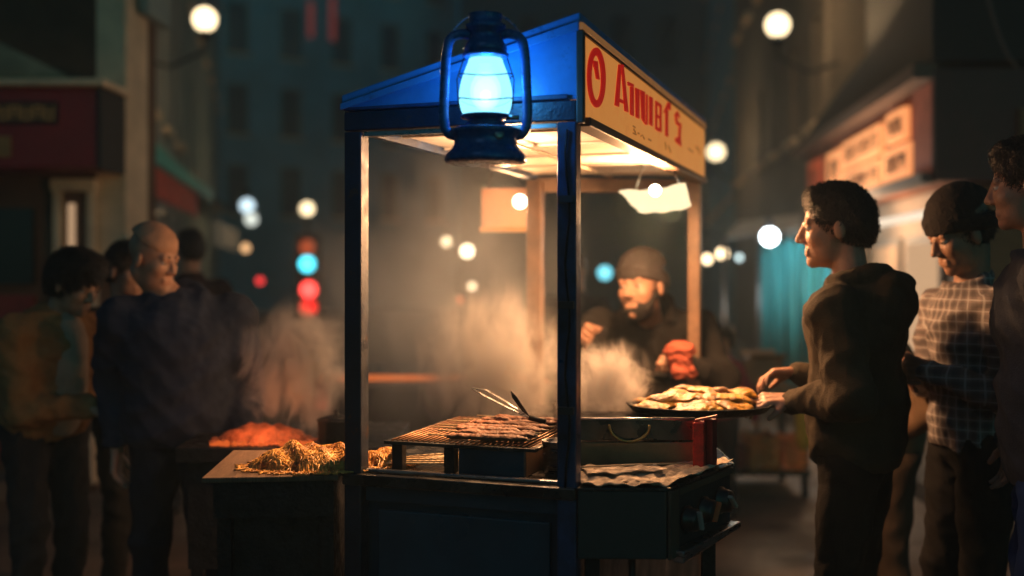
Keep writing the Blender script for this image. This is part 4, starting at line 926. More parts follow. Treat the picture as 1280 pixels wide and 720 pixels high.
glow_shell('flame', .162, .012, (.85, .96, 1.0), 6.0, 0.1); glow_shell('halo_shell', .166, .021, (.6, .93, 1.0), 2.2, .55)
glow_shell('halo_shell', .170, .029, (.65, .93, 1.0), 2.2, .6); glow_shell('halo_shell', .174, .037, (.5, .90, 1.0), 1.8, .6)  # nested glowing shells added to soften the light around the flame
# chimney
MB().lathe([(.036, .255), (.050, .262), (.052, .276), (.044, .292), (.036, .300), (.036, .312), (.047, .320), (.050, .330), (.040, .334), (.040, .352), (.042, .356), (.030, .358)], q(0, 0, 0), 36).build('chimney', LM, lan)
MB().lathe([(.052, .254), (.056, .257), (.056, .262), (.046, .264)], q(0, 0, 0), 32).build('globe_plate', LM, lan)
for s_ in (-1, 1):
    pth = [(s_ * x, z) for x, z in ((.066, .066), (.086, .070), (.097, .084), (.1005, .12), (.098, .18), (.095, .25), (.090, .290), (.078, .306), (.055, .312), (.036, .308))]
    fine_ = []
    for i in range(len(pth) - 1):
        for j in range(4): fine_.append((pth[i][0] + (pth[i + 1][0] - pth[i][0]) * j / 4, pth[i][1] + (pth[i + 1][1] - pth[i][1]) * j / 4))
    fine_.append(pth[-1]); fine_ = [fine_[0]] + [tuple((fine_[i - 1][k_] + 2 * fine_[i][k_] + fine_[i + 1][k_]) / 4 for k_ in (0, 1)) for i in range(1, len(fine_) - 1)] + [fine_[-1]]
    MB().tube([q(x, 0, z) for x, z in fine_], .0095, 12, flat=1.25).build('side_tube', LM, lan)
for z, r in ((.150, .063), (.207, .0655)):
    n_ = 48; MB().tube([q(r * math.cos(2 * math.pi * i / n_), r * math.sin(2 * math.pi * i / n_), z + .006 * math.cos(4 * math.pi * i / n_ )) for i in range(n_ + 1)], .0016, 6).build('wire_guard', M['black'], lan)
for s_ in (-1, 1): MB().tube([q(s_ * .064, 0, .13), q(s_ * .068, -.01, .2), q(s_ * .05, 0, .258)], .0016, 6).build('guard_upright', M['black'], lan)
MB().tube([q(.095 * math.cos(a), .028 + .0 * a, .27 + .10 * math.sin(a)) for a in [math.pi * i / 20 for i in range(21)]], .0022, 6).build('bail_handle', M['steel'], lan)
MB().tube([q(.0, .13, .30), q(0, .06, .345), q(0, .03, .371), q(0, .02, .365)], .005, 8).build('hook', M['black'], lan)
l = light('lantern_light', 'POINT', (0, 0, 0), 14.0, (.02, .33, 1.0), .03); l.parent = lan; l.location = (0, 0, .19)

# ------------------------------------------------------------------ burner box at the right front
bx = thing('burner_box', (.35, 2.9, CT), 'black burner box with control knobs jutting from the stall front', 'gas burner')
P0, P1, P2, P3, P4 = (.160, 2.668), (.378, 2.664), (.602, 3.005), (.612, 3.46), (.45, 3.52)
zb = .745
MB().prism([P0, P1, P2, P3, P4], zb, .914).build('casing', mat('soot_black_casing', (.022, .028, .032), .5, var=.15, vscale=30, bump=.1), bx, bevel=.004)
MB().prism([(.158, 2.660), (.384, 2.656), (.614, 3.003), (.620, 3.465), (.452, 3.53)], .915, .922).build('top_plate', M['darksteel'], bx, bevel=.002)
ed = unit((P2[0] - P1[0], P2[1] - P1[1], 0)); en_ = np.array([ed[1], -ed[0], 0]); eo = np.array([P1[0], P1[1], 0]); EL = .408
KP = lambda s_, z, o: tuple(eo + ed * s_ + en_ * o + np.array([0, 0, z]))
def kb(mb, s0, s1, z0, z1, o0, o1): mb.slab([KP(s0, z0, o0), KP(s1, z0, o0), KP(s1, z1, o0), KP(s0, z1, o0)], en_, o1 - o0)
f_ = MB(); kb(f_, .0, .05, zb, .912, .003, .012); kb(f_, .05, EL, .895, .912, .003, .012); f_.build('panel_frame', mat('brown_panel', (.12, .085, .06), .45, .3, var=.3), bx, bevel=.002)
f_ = MB(); f_.slab([KP(.03, zb - .012, .003), KP(EL, zb + .004, .003), KP(EL, zb + .020, .003), KP(.03, zb + .018, .003)], en_, .03); f_.build('drip_rail', M['steel'], bx, bevel=.003)
for i, (s_, z, r) in enumerate(((.11, .825, .030), (.215, .828, .032), (.325, .835, .032))):
    kn = MB().lathe([(r * 1.15, 0), (r * 1.15, .006), (r, .008), (r * .9, .030), (r * .8, .034)], KP(s_, z, .004), 24, axis=en_).build('knob', mat('knob_bakelite', (.014, .013, .013), .3), bx)
    rr = Matrix.Rotation(R((20, -35, 50)[i]), 3, Vector(en_)); c_ = Vector(KP(s_, z, .040))
    MB().box(c_, (.010, .018, r * 1.7), rr @ basis(en_, (0, 0, 1)) @ Matrix.Rotation(R(90), 3, 'X')).build('grip', mat('knob_grip', (.65, .14, .04) if i == 1 else (.34, .31, .28), .35), kn, bevel=.003)
for x, y in ((.20, 2.72), (.55, 3.05)): MB().box((x, y, zb / 2), (.035, .035, zb)).build('leg', M['black'], bx)

MB().tube([(.30, 2.72, .745), (.30, 2.70, .62), (.33, 2.74, .50), (.40, 2.86, .42), (.38, 3.0, .30), (.33, 3.05, .10), (.30, 3.05, .012)], .009, 8).build('gas_hose', mat('rubber_hose', (.05, .02, .012), .5), bx)
# ------------------------------------------------------------------ newspapers on the burner box
def sheet(name, corners, label, seed, z, amp=.006, group='newspaper sheets spread over the burner box'):
    n1, n2 = 26, 18; r_ = np.random.default_rng(seed); A, B_, C_, D_ = [V3(c) for c in corners]
    pr = r_.uniform(0, 6, 6); vs = []; h = lambda s_, t_: amp * (abs(math.sin(7 * s_ + 3 * t_ + pr[0])) + .6 * abs(math.sin(13 * t_ - 4 * s_ + pr[1])) + .35 * math.sin(29 * s_ + pr[2]) * math.sin(23 * t_ + pr[3]))
    for th in (0, .0012):
        for i in range(n1 + 1):
            for j in range(n2 + 1):
                s_, t_ = i / n1, j / n2; p = (A * (1 - s_) + B_ * s_) * (1 - t_) + (D_ * (1 - s_) + C_ * s_) * t_
                vs.append((p[0], p[1], z + max(.0, h(s_, t_)) + th))
    m_ = MB(); K = (n1 + 1) * (n2 + 1); fs = []
    ix = lambda i, j, t_: t_ * K + i * (n2 + 1) + j
    for i in range(n1):
        for j in range(n2): fs.append((ix(i, j, 1), ix(i + 1, j, 1), ix(i + 1, j + 1, 1), ix(i, j + 1, 1))); fs.append((ix(i, j, 0), ix(i, j + 1, 0), ix(i + 1, j + 1, 0), ix(i + 1, j, 0)))
    for i in range(n1):
        fs.append((ix(i, 0, 0), ix(i + 1, 0, 0), ix(i + 1, 0, 1), ix(i, 0, 1))); fs.append((ix(i, n2, 0), ix(i, n2, 1), ix(i + 1, n2, 1), ix(i + 1, n2, 0)))
    for j in range(n2):
        fs.append((ix(0, j, 0), ix(0, j, 1), ix(0, j + 1, 1), ix(0, j + 1, 0))); fs.append((ix(n1, j, 0), ix(n1, j + 1, 0), ix(n1, j + 1, 1), ix(n1, j, 1)))
    m_.add(vs, fs, 0, True); return tag(m_.build(name, M['paper']), label, 'newspaper', group)
sheet('newspaper', [(.375, 2.655, 0), (.615, 3.02, 0), (.50, 3.04, 0), (.27, 2.70, 0)], 'crumpled newspaper along the knob edge of the burner box', 1, .9225, .007)
sheet('newspaper', [(.170, 2.66, 0), (.365, 2.655, 0), (.36, 2.80, 0), (.175, 2.80, 0)], 'folded newspaper at the corner next to the blue post', 2, .9225, .008)
sheet('newspaper', [(.19, 2.73, 0), (.40, 2.79, 0), (.38, 2.86, 0), (.18, 2.84, 0)], 'narrow newspaper sheet lying on top of the folded one', 3, .936, .006)
MB_ = MB().tube([(.175, 2.80, .948), (.34, 2.85, .946), (.470, 2.90, .940)], [.004, .0045, .003], 8, flat=.6); tag(MB_.build('wooden_stick', M['bamboo']), 'long pale flat stick lying over the newspapers', 'stick')

# ------------------------------------------------------------------ griddle tray, pan of flatbread, red carton
tr_ = thing('griddle_tray', (.3, 3.1, CT), 'deep steel griddle tray standing behind the newspapers', 'tray')
tx0, tx1, ty0, ty1 = .135, .50, 2.97, 3.42; z0, z1_ = .923, 1.045
MB().box(((tx0 + tx1) / 2, ty0 + .008, (z0 + z1_) / 2 - .03), (tx1 - tx0, .014, .062)).build('front_lower', mat('warm_tin', (.26, .16, .09), .45, .5, var=.3), tr_, bevel=.002)
MB().box(((tx0 + tx1) / 2, ty0 + .012, z1_ - .028), (tx1 - tx0, .012, .056)).build('front_upper', M['darksteel'], tr_, bevel=.002)
for x, zq in ((tx0, z1_), (tx1, 1.011)): MB().box((x, (ty0 + ty1) / 2 + .01, (z0 + zq) / 2), (.008, ty1 - ty0 - .01, zq - z0)).build('side_wall', M['darksteel'], tr_, bevel=.002)
MB().box(((tx0 + tx1) / 2, ty1, (z0 + 1.011) / 2), (tx1 - tx0 - .01, .008, 1.011 - z0)).build('back_wall', M['darksteel'], tr_, bevel=.002)
MB().box(((tx0 + tx1) / 2, (ty0 + ty1) / 2 + .01, z1_ - .035), (tx1 - tx0 - .012, ty1 - ty0 - .03, .006)).build('cooking_plate', M['black'], tr_)
MB().tube([((tx0), ty0 + .006, z1_ + .003), (tx1, ty0 + .006, z1_ + .003)], .004, 8).build('rim', M['steel'], tr_)
MB().tube([(.32 + .055 * math.cos(a), ty0 - .004, z1_ - .012 + .045 * math.sin(a)) for a in [math.pi + math.pi * i / 16 for i in range(17)]], .004, 8).build('handle', M['brass'], tr_)

pc = Vector((.578, 3.36, 1.0145)); pan = thing('serving_pan', pc, 'wide dark pan of flatbread held over the griddle', 'pan')
MB().lathe([(.17, 0), (.205, .008), (.222, .026), (.226, .030), (.218, .030), (.20, .014), (.05, .010)], pc, 48, sy=.80).build('pan_body', M['black'], pan)
MB().tube([pc + Vector((.215, 0, .024)), pc + Vector((.25, -.012, .028)), pc + Vector((.30, -.02, .030))], [.010, .009, .008], 8, flat=.6).build('handle', M['black'], pan)
def flatbread(c, rx, ry, tilt, rz, seed, label, th=.009):
    t = SDF(); r_ = np.random.default_rng(seed)
    for i in range(16):
        a = r_.uniform(0, 6.28); q_ = r_.uniform(0, .72) ** .6; t.ell((rx * q_ * math.cos(a), ry * q_ * math.sin(a), r_.uniform(-.002, .003)), (rx * .36, ry * .36, th * r_.uniform(.8, 1.15)), k=.012)
    P, Fc = t.mesh(.0042); P[:, 2] *= .8; a = r_.uniform(0, 6.28)
    P[:, 2] += .0045 * np.sin(P[:, 0] * 34 + a) * np.cos(P[:, 1] * 30 + a * 2) + .0015 * np.sin(P[:, 0] * 90 + a) 
    o = mesh_obj('flatbread', (P, Fc), M['bread'], None, rough=(.0018, 150), seed=seed); o.location = c; o.rotation_euler = (R(tilt[0]), R(tilt[1]), R(rz))
    return tag(o, label, 'flatbread', 'flatbreads heaped on the pan')
for i, (dx, dy, dz, rx, ry, tl, rz, lb) in enumerate((
        (-.13, -.05, .030, .085, .058, (8, -4), 10, 'charred flatbread at the steaming end of the pan, in front'),
        (-.02, -.09, .030, .080, .055, (14, 3), -12, 'golden flatbread leaning on the front rim of the pan'),
        (.09, -.07, .030, .078, .052, (12, 4), 15, 'thin flatbread lying under the fingers at the front rim'),
        (.14, .02, .034, .070, .055, (4, 10), 40, 'browned flatbread right below the holding hand'),
        (.0, .06, .034, .090, .060, (-4, 0), -20, 'broad flatbread in the far middle of the pan'),
        (-.12, .06, .036, .080, .058, (-4, -6), 25, 'far flatbread half lost in the steam'),
        (-.07, -.02, .052, .088, .055, (10, -3), -8, 'large blistered flatbread on top, towards the steam'),
        (.05, -.01, .054, .092, .056, (9, 2), 8, 'brightest golden flatbread topmost in the middle'),
        (.12, .05, .058, .066, .045, (2, 6), -25, 'small curled flatbread on top near the hand'),
        (-.02, .06, .066, .075, .045, (2, 0), 12, 'narrow flatbread topmost at the far side'))):
    flatbread(pc + Vector((dx, dy, dz)), rx, ry, tl, rz, 20 + i, lb)

rc = Vector((.517, 2.925, .9235)); t = thing('red_carton', rc, 'upright red carton with an open flap on the burner box', 'carton')
MB().box(rc + Vector((-.012, 0, .062)), (.030, .045, .124), R(-20)).build('carton_body', M['red'], t, bevel=.003)
MB().box(rc + Vector((.018, .006, .066)), (.026, .030, .130), R(-34)).build('side_flap', mat('dark_red_flap', (.30, .012, .012), .5, var=.4, vscale=30), t, bevel=.003)
MB().box(rc + Vector((.004, -.004, .134)), (.058, .030, .006), Matrix.Rotation(R(-22), 3, 'Z') @ Matrix.Rotation(R(-14), 3, 'Y')).build('top_flap', mat('faded_red', (.5, .10, .07), .6), t)

# ------------------------------------------------------------------ charcoal grill inside the stall
gz = 1.003; gr = thing('grill_box', S(.3, .3, CT), 'black box grill with a grate behind the counter lip', 'grill')
def gb(a0, a1, b0, b1, z0, z1, nm, m_, bev=.002): q_ = MB(); sbx(q_, a0, a1, b0, b1, z0, z1); return q_.build(nm, m_, gr, bevel=bev)
gb(.155, .335, .062, .080, CT + .001, gz - .012, 'front_wall', M['navy']); gb(.155, .163, .081, .50, CT + .001, gz - .012, 'side_wall', mat('brown_tin', (.30, .15, .07), .5, .3, var=.4, vscale=10))  # this side wall is browner than the other walls
gb(.327, .335, .081, .50, CT + .001, gz - .012, 'side_wall', M['darksteel']); gb(.155, .335, .501, .512, CT + .001, gz - .012, 'rear_wall', M['darksteel'])
gb(.12, .545, .052, .068, gz - .011, gz - .002, 'grate_frame', M['darksteel'], .001); gb(.12, .545, .545, .56, gz - .011, gz - .002, 'grate_frame', M['darksteel'], .001)
gb(.12, .132, .069, .544, gz - .011, gz - .002, 'grate_frame', M['darksteel'], .001); gb(.533, .545, .069, .544, gz - .011, gz - .002, 'grate_frame', M['darksteel'], .001)
q_ = MB()
for i in range(26): a = .142 + i * .0153; q_.tube([S(a, .06, gz), S(a, .553, gz)], .0024, 6)
q_.build('grate_bars', mat('hot_iron', (.30, .15, .08), .4, .8, var=.4, vscale=20), gr)
gb(.35, .38, .07, .10, CT + .001, gz - .012, 'leg', M['black']); gb(.50, .53, .07, .10, CT + .001, gz - .012, 'leg', M['black'])
def skewer(a0, b0, a1, b1, seed, z, label):
    A = S(a0, b0, z); B_ = S(a1, b1, z + .002); t = thing('meat_skewer', A, label, 'skewer', 0, 'meat skewers on the grate')
    MB().tube([A, B_], .0021, 6).build('stick', M['bamboo'], t)
    X = SDF(); r_ = np.random.default_rng(seed); n = 9
    for i in range(n):
        p = V3(A.lerp(B_, .10 + .70 * i / n)) - V3(A); X.ell(p + r_.normal(0, .002, 3), (.024 * r_.uniform(.8, 1.2), .016, .007 * r_.uniform(.8, 1.2)), k=.010)
    mesh_obj('meat', X.mesh(.004), M['meat'], t, rough=(.002, 160), seed=seed)
lbs = ['at the front edge of the grate', 'second from the front edge', 'third from the front edge', 'in the middle of the grate', 'just behind the middle of the grate', 'second from the rear edge', 'at the rear edge of the grate']
for i in range(7): skewer(.145 + random.uniform(0, .02), .10 + i * .062, .47 + random.uniform(-.05, .03), .11 + i * .062 + random.uniform(-.02, .02), 60 + i, gz + .012, 'browned meat skewer ' + lbs[i])
# flat utensils leaning on the grill
tg = thing('tongs', at(655, 519, 3.1), 'steel tongs leaning up into the smoke over the grill', 'tongs')
MB().tube([at(657, 521, 3.1), at(630, 507, 3.15), at(604, 494, 3.2), at(590, 486, 3.22)], [.004, .005, .006, .004], 8, flat=.4).build('arm', M['steel'], tg)
MB().tube([at(660, 521, 3.08), at(634, 503, 3.15), at(608, 488, 3.21), at(590, 485, 3.22)], [.004, .005, .006, .004], 8, flat=.4).build('arm', M['steel'], tg)
kn = thing('knife', at(662, 523, 3.1), 'dark knife standing tip up behind the grill', 'knife')
MB().slab([at(664, 523, 3.12), at(658, 522, 3.12), at(640, 497, 3.12), at(638, 488, 3.12), at(646, 496, 3.12)], (0, 1, 0), .002).build('blade', M['darksteel'], kn)
MB().tube([at(662, 522, 3.118), at(682, 527, 3.10)], .008, 8).build('handle', M['black'], kn)
# bundle of skewer sticks between the food and grill
for i in range(14):
    a_ = S(.585 - i * .006, .09 + i * .006, CT + .012 + .004 * (i % 4)); b_ = S(.36 + .01 * (i % 3), .12 + i * .012, CT + .020 + .004 * (i % 3))
    tag(MB().tube([a_, b_], .0028, 6).build('bamboo_stick', M['bamboo']), 'bamboo skewer in the loose bundle between noodle heap and grill', 'stick', 'bundle of skewers by the noodles')
# metal cup at the right inner side
cp = S(.10, .16, CT + .001); t = thing('steel_cup', cp, 'dented steel cup tucked behind the front blue post', 'cup')
MB().lathe([(.030, 0), (.036, .085), (.038, .088), (.034, .088), (.028, .01)], cp, 28).build('cup_body', M['steel'], t)

# ------------------------------------------------------------------ side table at the left with the noodle heap
st = thing('side_table', (-.62, 3.0, 0), 'dark wooden side table joined to the stall at the noodle heap', 'table')
MB().prism([(-.800, 2.800), (-.452, 2.835), (-.456, 3.24), (-.83, 3.24)], CT - .014, CT).build('table_top', M['wood'], st, bevel=.003)
MB().prism([(-.775, 2.822), (-.468, 2.855), (-.472, 2.875), (-.775, 2.845)], CT - .11, CT - .016).build('apron', M['black'], st)
for x, y in ((-.755, 2.87), (-.49, 2.90), (-.78, 3.2), (-.49, 3.2)): MB().box((x, y, (CT - .026) / 2), (.035, .035, CT - .026)).build('leg', M['black'], st)
MB().prism([(-.76, 2.88), (-.48, 2.91), (-.48, 3.2), (-.77, 3.2)], .22, CT - .0165).build('drawer_box', M['black'], st)
def heap(name, c, rx, ry, h, n, m_, label, seed, rr=.0018, cat='noodles'):
    r_ = np.random.default_rng(seed); hm = MB(); prof = lambda x, y: h * max(0, 1 - (x / rx) ** 2 - (y / ry) ** 2) ** .55 * (.85 + .16 * math.sin(x * 43 + seed) * math.cos(y * 50) + .10 * math.sin(x * 97 + y * 60))
    for i in range(n):
        a = r_.uniform(0, 6.28); q_ = math.sqrt(r_.uniform(0, 1)); x, y = rx * q_ * math.cos(a), ry * q_ * math.sin(a); th_ = r_.uniform(0, 6.28); cur = r_.uniform(-60, 60); pts = []
        for j in range(7):
            z = prof(x, y) + r_.uniform(-.004, .005); pts.append((c[0] + x, c[1] + y, c[2] + max(rr, z)))
            x += .009 * math.cos(th_); y += .009 * math.sin(th_); th_ += cur * .009 + r_.normal(0, .35)
        hm.tube(pts, rr, 5)
    # solid core so that the heap has no holes
    K = 26; vs = [(c[0], c[1], c[2] + prof(0, 0) * .93)]; fs = []
    for k_ in range(1, 9):
        for i in range(K):
            a = 2 * math.pi * i / K; x, y = rx * k_ / 8 * .97 * math.cos(a), ry * k_ / 8 * .97 * math.sin(a); vs.append((c[0] + x, c[1] + y, c[2] + prof(x, y) * .93 + .001))
    for i in range(K): fs.append((0, 1 + i, 1 + (i + 1) % K))
    for k_ in range(7):
        for i in range(K): a, b_ = 1 + k_ * K + i, 1 + k_ * K + (i + 1) % K; fs.append((a, a + K, b_ + K, b_))
    hm.add(vs, fs, 0, True)
    o = hm.build(name, m_); return tag(o, label, cat, kind='stuff')
heap('noodle_heap', (-.545, 2.95, CT + .001), .165, .085, .066, 1700, M['noodle'], 'golden charred heap of fried noodles on the side table', 4, .0022)
heap('noodle_heap', tuple(S(.585, .14, CT + .001)), .062, .055, .05, 420, M['noodle'], 'small noodle heap inside the stall behind the blue post', 5)

# far griddle with meat, embers put on its plate as extra glow for the steam
fg = thing('far_griddle', (-.8, 3.9, 0), 'black griddle cart with glowing meat behind the side table', 'griddle')
fz = .865
MB().prism([(-1.12, 3.62), (-.40, 3.62), (-.40, 4.25), (-1.16, 4.25)], fz - .05, fz).build('plate', M['black'], fg, bevel=.004)
MB().prism([(-1.09, 3.66), (-.43, 3.66), (-.43, 4.2), (-1.12, 4.2)], .45, fz - .052).build('firebox', M['black'], fg)
em_ = MB()
for i in range(60): em_.ball((-1.02 + random.random() * .34, 3.655 + random.random() * .05, fz + .004), .006 + .005 * random.random(), 3)
em_.build('added_embers', emat('added_ember_glow', (1, .16, .03), .55), fg)  # glowing bits added to brighten the steam over the griddle
l = light('ember_fill', 'POINT', (-.82, 3.70, fz + .16), 1.3, (1, .33, .12), .08); l.parent = fg; l.location = Vector((-.86, 3.60, fz + .10)) - fg.location  # fill light added with them
for x, y in ((-1.06, 3.68), (-.46, 3.68), (-1.06, 4.18), (-.46, 4.18)): MB().box((x, y, .225), (.04, .04, .45)).build('leg', M['black'], fg)
mp = MB()
heap('shredded_meat', (-.865, 3.78, fz + .001), .15, .10, .055, 1100, mat('orange_meat', (.55, .17, .07), .5, var=.5, vscale=20), 'orange shredded meat sizzling on the far griddle', 9, .0024, 'meat')
pc2 = Vector((-.60, 3.72, fz + .001)); t = thing('cooking_pot', pc2, 'small black pot with a lid at the end of the far griddle', 'pot')
MB().lathe([(.055, 0), (.062, .01), (.064, .075), (.068, .08), (.06, .082)], pc2, 28).build('pot_body', M['black'], t); MB().lathe([(.062, .0835), (.03, .093), (.008, .096), (.008, .112), (.002, .113)], pc2, 24).build('lid', M['black'], t)

# ================================================================== PEOPLE
down = (0, 0, -1)
O1 = dict(top=cloth('olive_jacket', (.052, .039, .024)), legs=cloth('black_trousers', (.012, .010, .009)))
person('man in a hooded olive brown jacket reaching for the pan of flatbread', (1.085, 3.42, .90), (1.070, 3.40, 1.40), (1.020, 3.43, 1.590), 54,
       [((.955, 3.64, 1.115), (-.9, .0, -.05), (0, -.3, -1), .55), ((.865, 3.35, 1.055), (-1, .05, .0), (0, .35, -1), .45)], O1, headrot=(24, -5, 0), hood=True, seed=11, headscale=1.09,
       poles={1: (0.4, -.8, -.6), -1: (-.45, -.65, -.75)}, bulk=1.13, shoulder=.195, skin='skin')
plaid = bpy.data.materials.new('plaid_flannel'); plaid.use_nodes = True; nt = plaid.node_tree; b_ = nt.nodes['Principled BSDF']; b_.inputs['Roughness'].default_value = .9
tc = nt.nodes.new('ShaderNodeTexCoord'); last = None
base = (.21, .17, .16)
sx_ = nt.nodes.new('ShaderNodeSeparateXYZ'); nt.links.new(tc.outputs['Object'], sx_.inputs[0]); an_ = nt.nodes.new('ShaderNodeMath'); an_.operation = 'ARCTAN2'
nt.links.new(sx_.outputs[0], an_.inputs[0]); nt.links.new(sx_.outputs[1], an_.inputs[1]); am_ = nt.nodes.new('ShaderNodeMath'); am_.operation = 'MULTIPLY'; am_.inputs[1].default_value = .15; nt.links.new(an_.outputs[0], am_.inputs[0])
cx_ = nt.nodes.new('ShaderNodeCombineXYZ'); nt.links.new(am_.outputs[0], cx_.inputs[0]); nt.links.new(sx_.outputs[2], cx_.inputs[2])
def wave(direction, scale, thr, phase):
    w_ = nt.nodes.new('ShaderNodeTexWave'); w_.bands_direction = direction; w_.inputs['Scale'].default_value = scale; w_.inputs['Distortion'].default_value = .25; w_.inputs['Phase Offset'].default_value = phase; w_.inputs['Detail Scale'].default_value = .5
    nt.links.new(cx_.outputs[0], w_.inputs[0]); c_ = nt.nodes.new('ShaderNodeMath'); c_.operation = 'GREATER_THAN'; c_.inputs[1].default_value = thr; nt.links.new(w_.outputs['Fac'], c_.inputs[0]); return c_.outputs[0]
prev = None
for dr_, sc__, th_, ph_, col in (('Z', 9, .60, 0, (.05, .045, .05)), ('X', 9, .60, 1, (.05, .045, .05)), ('Z', 9, .97, 3.3, (.6, .6, .6)), ('X', 9, .97, 4.2, (.6, .6, .6))):
    mx = nt.nodes.new('ShaderNodeMixRGB'); mx.blend_type = 'MIX'; f_ = nt.nodes.new('ShaderNodeMath'); f_.operation = 'MULTIPLY'; f_.inputs[1].default_value = .45
    nt.links.new(wave(dr_, sc__, th_, ph_), f_.inputs[0]); nt.links.new(f_.outputs[0], mx.inputs[0])
    if prev is None: mx.inputs[1].default_value = (*base, 1)
    else: nt.links.new(prev, mx.inputs[1])
    mx.inputs[2].default_value = (*col, 1); prev = mx.outputs[0]
nt.links.new(prev, b_.inputs['Base Color'])
O2 = dict(top=plaid, top_name='plaid_shirt', legs=cloth('charcoal_trousers', (.011, .010, .010)), hat=cloth('black_knit', (.028, .024, .024), bump=.8, bscale=160))
person('man in a dark knit cap and plaid shirt looking down, arms folded', (1.53, 3.62, .90), (1.52, 3.60, 1.40), (1.475, 3.58, 1.575), 97,
       [((1.335, 3.66, 1.12), (-.45, -.9, .0), (.8, -.4, 0), .5), ((1.34, 3.50, 1.135), (-.45, .85, .1), (.8, .4, 0), .5)], O2, headrot=(2, -22, 0), hair='knit', seed=22, skin='skin2',
       poles={1: (.8, -.5, -.6), -1: (-.6, -.75, -.7)}, headscale=1.06, hem=-.03)
O3 = dict(top=cloth('slate_coat', (.045, .050, .065)), legs=cloth('blue_jeans', (.025, .06, .19), bscale=300))
person('tall man in a slate coat and blue jeans cut by the picture edge', (1.50, 3.00, .93), (1.475, 3.00, 1.50), (1.43, 3.01, 1.690), 66,
       [((1.50, 3.28, .95), (0, 0, -1), (-1, 0, 0), .4), ((1.40, 2.80, .92), (0, 0, -1), (-1, 0, 0), .4)], O3, headrot=(-4, -8, 0), seed=33, skin='skin', bulk=1.08, s=1.03)
O4 = dict(top=cloth('brown_coat', (.16, .10, .06)), legs=cloth('brown_trousers', (.05, .035, .025)))
person('short person in a brown coat standing between the two customers', (1.50, 4.25, .76), (1.46, 4.22, 1.16), (1.42, 4.20, 1.32), 75,
       [((1.40, 4.4, .80), (0, 0, -1), (-1, 0, 0), .4), ((1.38, 4.02, .82), (0, 0, -1), (-1, 0, 0), .4)], O4, seed=44, s=.85, detail=False)
# vendor
O5 = dict(top=cloth('black_jacket', (.030, .027, .026)), legs=cloth('black_jeans', (.02, .02, .022)), hat=cloth('grey_beanie', (.060, .052, .050), bump=.8, bscale=170))
person('vendor in a grey beanie and dark hooded jacket leaning over the griddle', (.62, 5.02, .86), (.595, 4.70, 1.265), (.535, 4.50, 1.388), 180,
       [((.36, 4.52, 1.195), (-.5, -.4, .1), (.4, -.6, -.5), 1.0), ((.690, 4.42, 1.08), (-.4, -.3, .15), (-.3, -.3, -.9), 1.15)], O5, headrot=(-36, 0, 5), hair='beanie', beard=True, hood=True,
       seed=55, bulk=1.10, shoulder=.225, headscale=1.16, poles={1: (.8, .1, -.6), -1: (-.7, .1, -.8)}, feet=((.12, -.1), (-.12, -.12)))
sp = thing('spatula', at(790, 455, 4.3), 'long thin spatula held by the vendor above the pan', 'spatula')
MB().tube([at(793, 457, 4.25), at(815, 467, 4.33), at(842, 470, 4.40), at(852, 467, 4.41)], [.004, .005, .007, .008], 8).build('shaft', M['steel'], sp)
MB().slab([at(778, 446, 4.2), at(795, 454, 4.24), at(792, 462, 4.24), at(775, 454, 4.2)], (0, 0, 1), .003).build('blade', M['steel'], sp)
rp = at(847, 450, 4.30)
rg = SDF().cone(rp + Vector((-.022, 0, .040)), rp + Vector((.040, 0, .044)), .026, .024, k=.02).cone(rp + Vector((-.010, .01, .03)), rp + Vector((.0, .01, -.04)), .036, .030, k=.03).cone(rp + Vector((.035, .01, .03)), rp + Vector((.03, .01, -.05)), .030, .034, k=.03).cone(rp + Vector((.0, .0, -.045)), rp + Vector((.06, .0, -.05)), .022, .022, k=.02)
o = mesh_obj('cloth_bundle', rg.mesh(.005), cloth('rust_red_cloth', (.42, .10, .06)), None, amp=.007, f=48, seed=8, rough=(.004, 120)); tag(o, 'rust red cloth crumpled in the hand of the vendor', 'cloth')
# left group
O6 = dict(top=cloth('ochre_coat', (.30, .155, .065)), legs=cloth('dark_grey_trousers', (.03, .03, .035)), shirt=cloth('pale_grey_shirt', (.36, .27, .21)))
person('dark haired person in an ochre coat bending the head down', (-1.82, 4.24, .88), (-1.755, 4.20, 1.27), (-1.665, 4.15, 1.405), -122,
       [((-1.58, 4.08, .95), (.6, -.2, -.3), (0, 0, -1), .5), ((-1.62, 4.42, .95), (.6, .1, -.3), (0, 0, -1), .5)], O6, headrot=(8, -24, 0), hair='mop', seed=66, bulk=1.15, s=.97, skin='skin')
O7 = dict(top=cloth('black_coat', (.02, .018, .018)), legs=O5['legs'])
person('person in black half hidden between the ochre coat and the navy jacket', (-1.66, 4.72, .88), (-1.66, 4.70, 1.30), (-1.655, 4.68, 1.455), -120,
       [((-1.55, 4.6, .9), (0, 0, -1), (-1, 0, 0), .4), ((-1.6, 4.9, .9), (0, 0, -1), (-1, 0, 0), .4)], O7, headrot=(0, -8, 0), seed=77, detail=True, s=.96)
O8 = dict(top=cloth('navy_hoodie', (.024, .034, .062)), legs=cloth('navy_trousers', (.018, .022, .035)), hat=mat('tan_cap', (.44, .24, .15), .7, var=.2))
person('broad person in a navy hooded jacket and a tan skull cap', (-1.235, 4.05, .87), (-1.235, 4.02, 1.345), (-1.315, 3.99, 1.500), 195,
       [((-1.46, 4.02, .80), (0, -.1, -1), (1, 0, 0), .4), ((-.98, 3.96, .80), (0, -.1, -1), (-1, 0, 0), .4)], O8, poles={1: (.25, -.9, 0), -1: (-.25, -.9, 0)}, headrot=(52, -16, 0), hair='cap', hood=True, seed=88, bulk=1.24, shoulder=.20, headscale=.98)
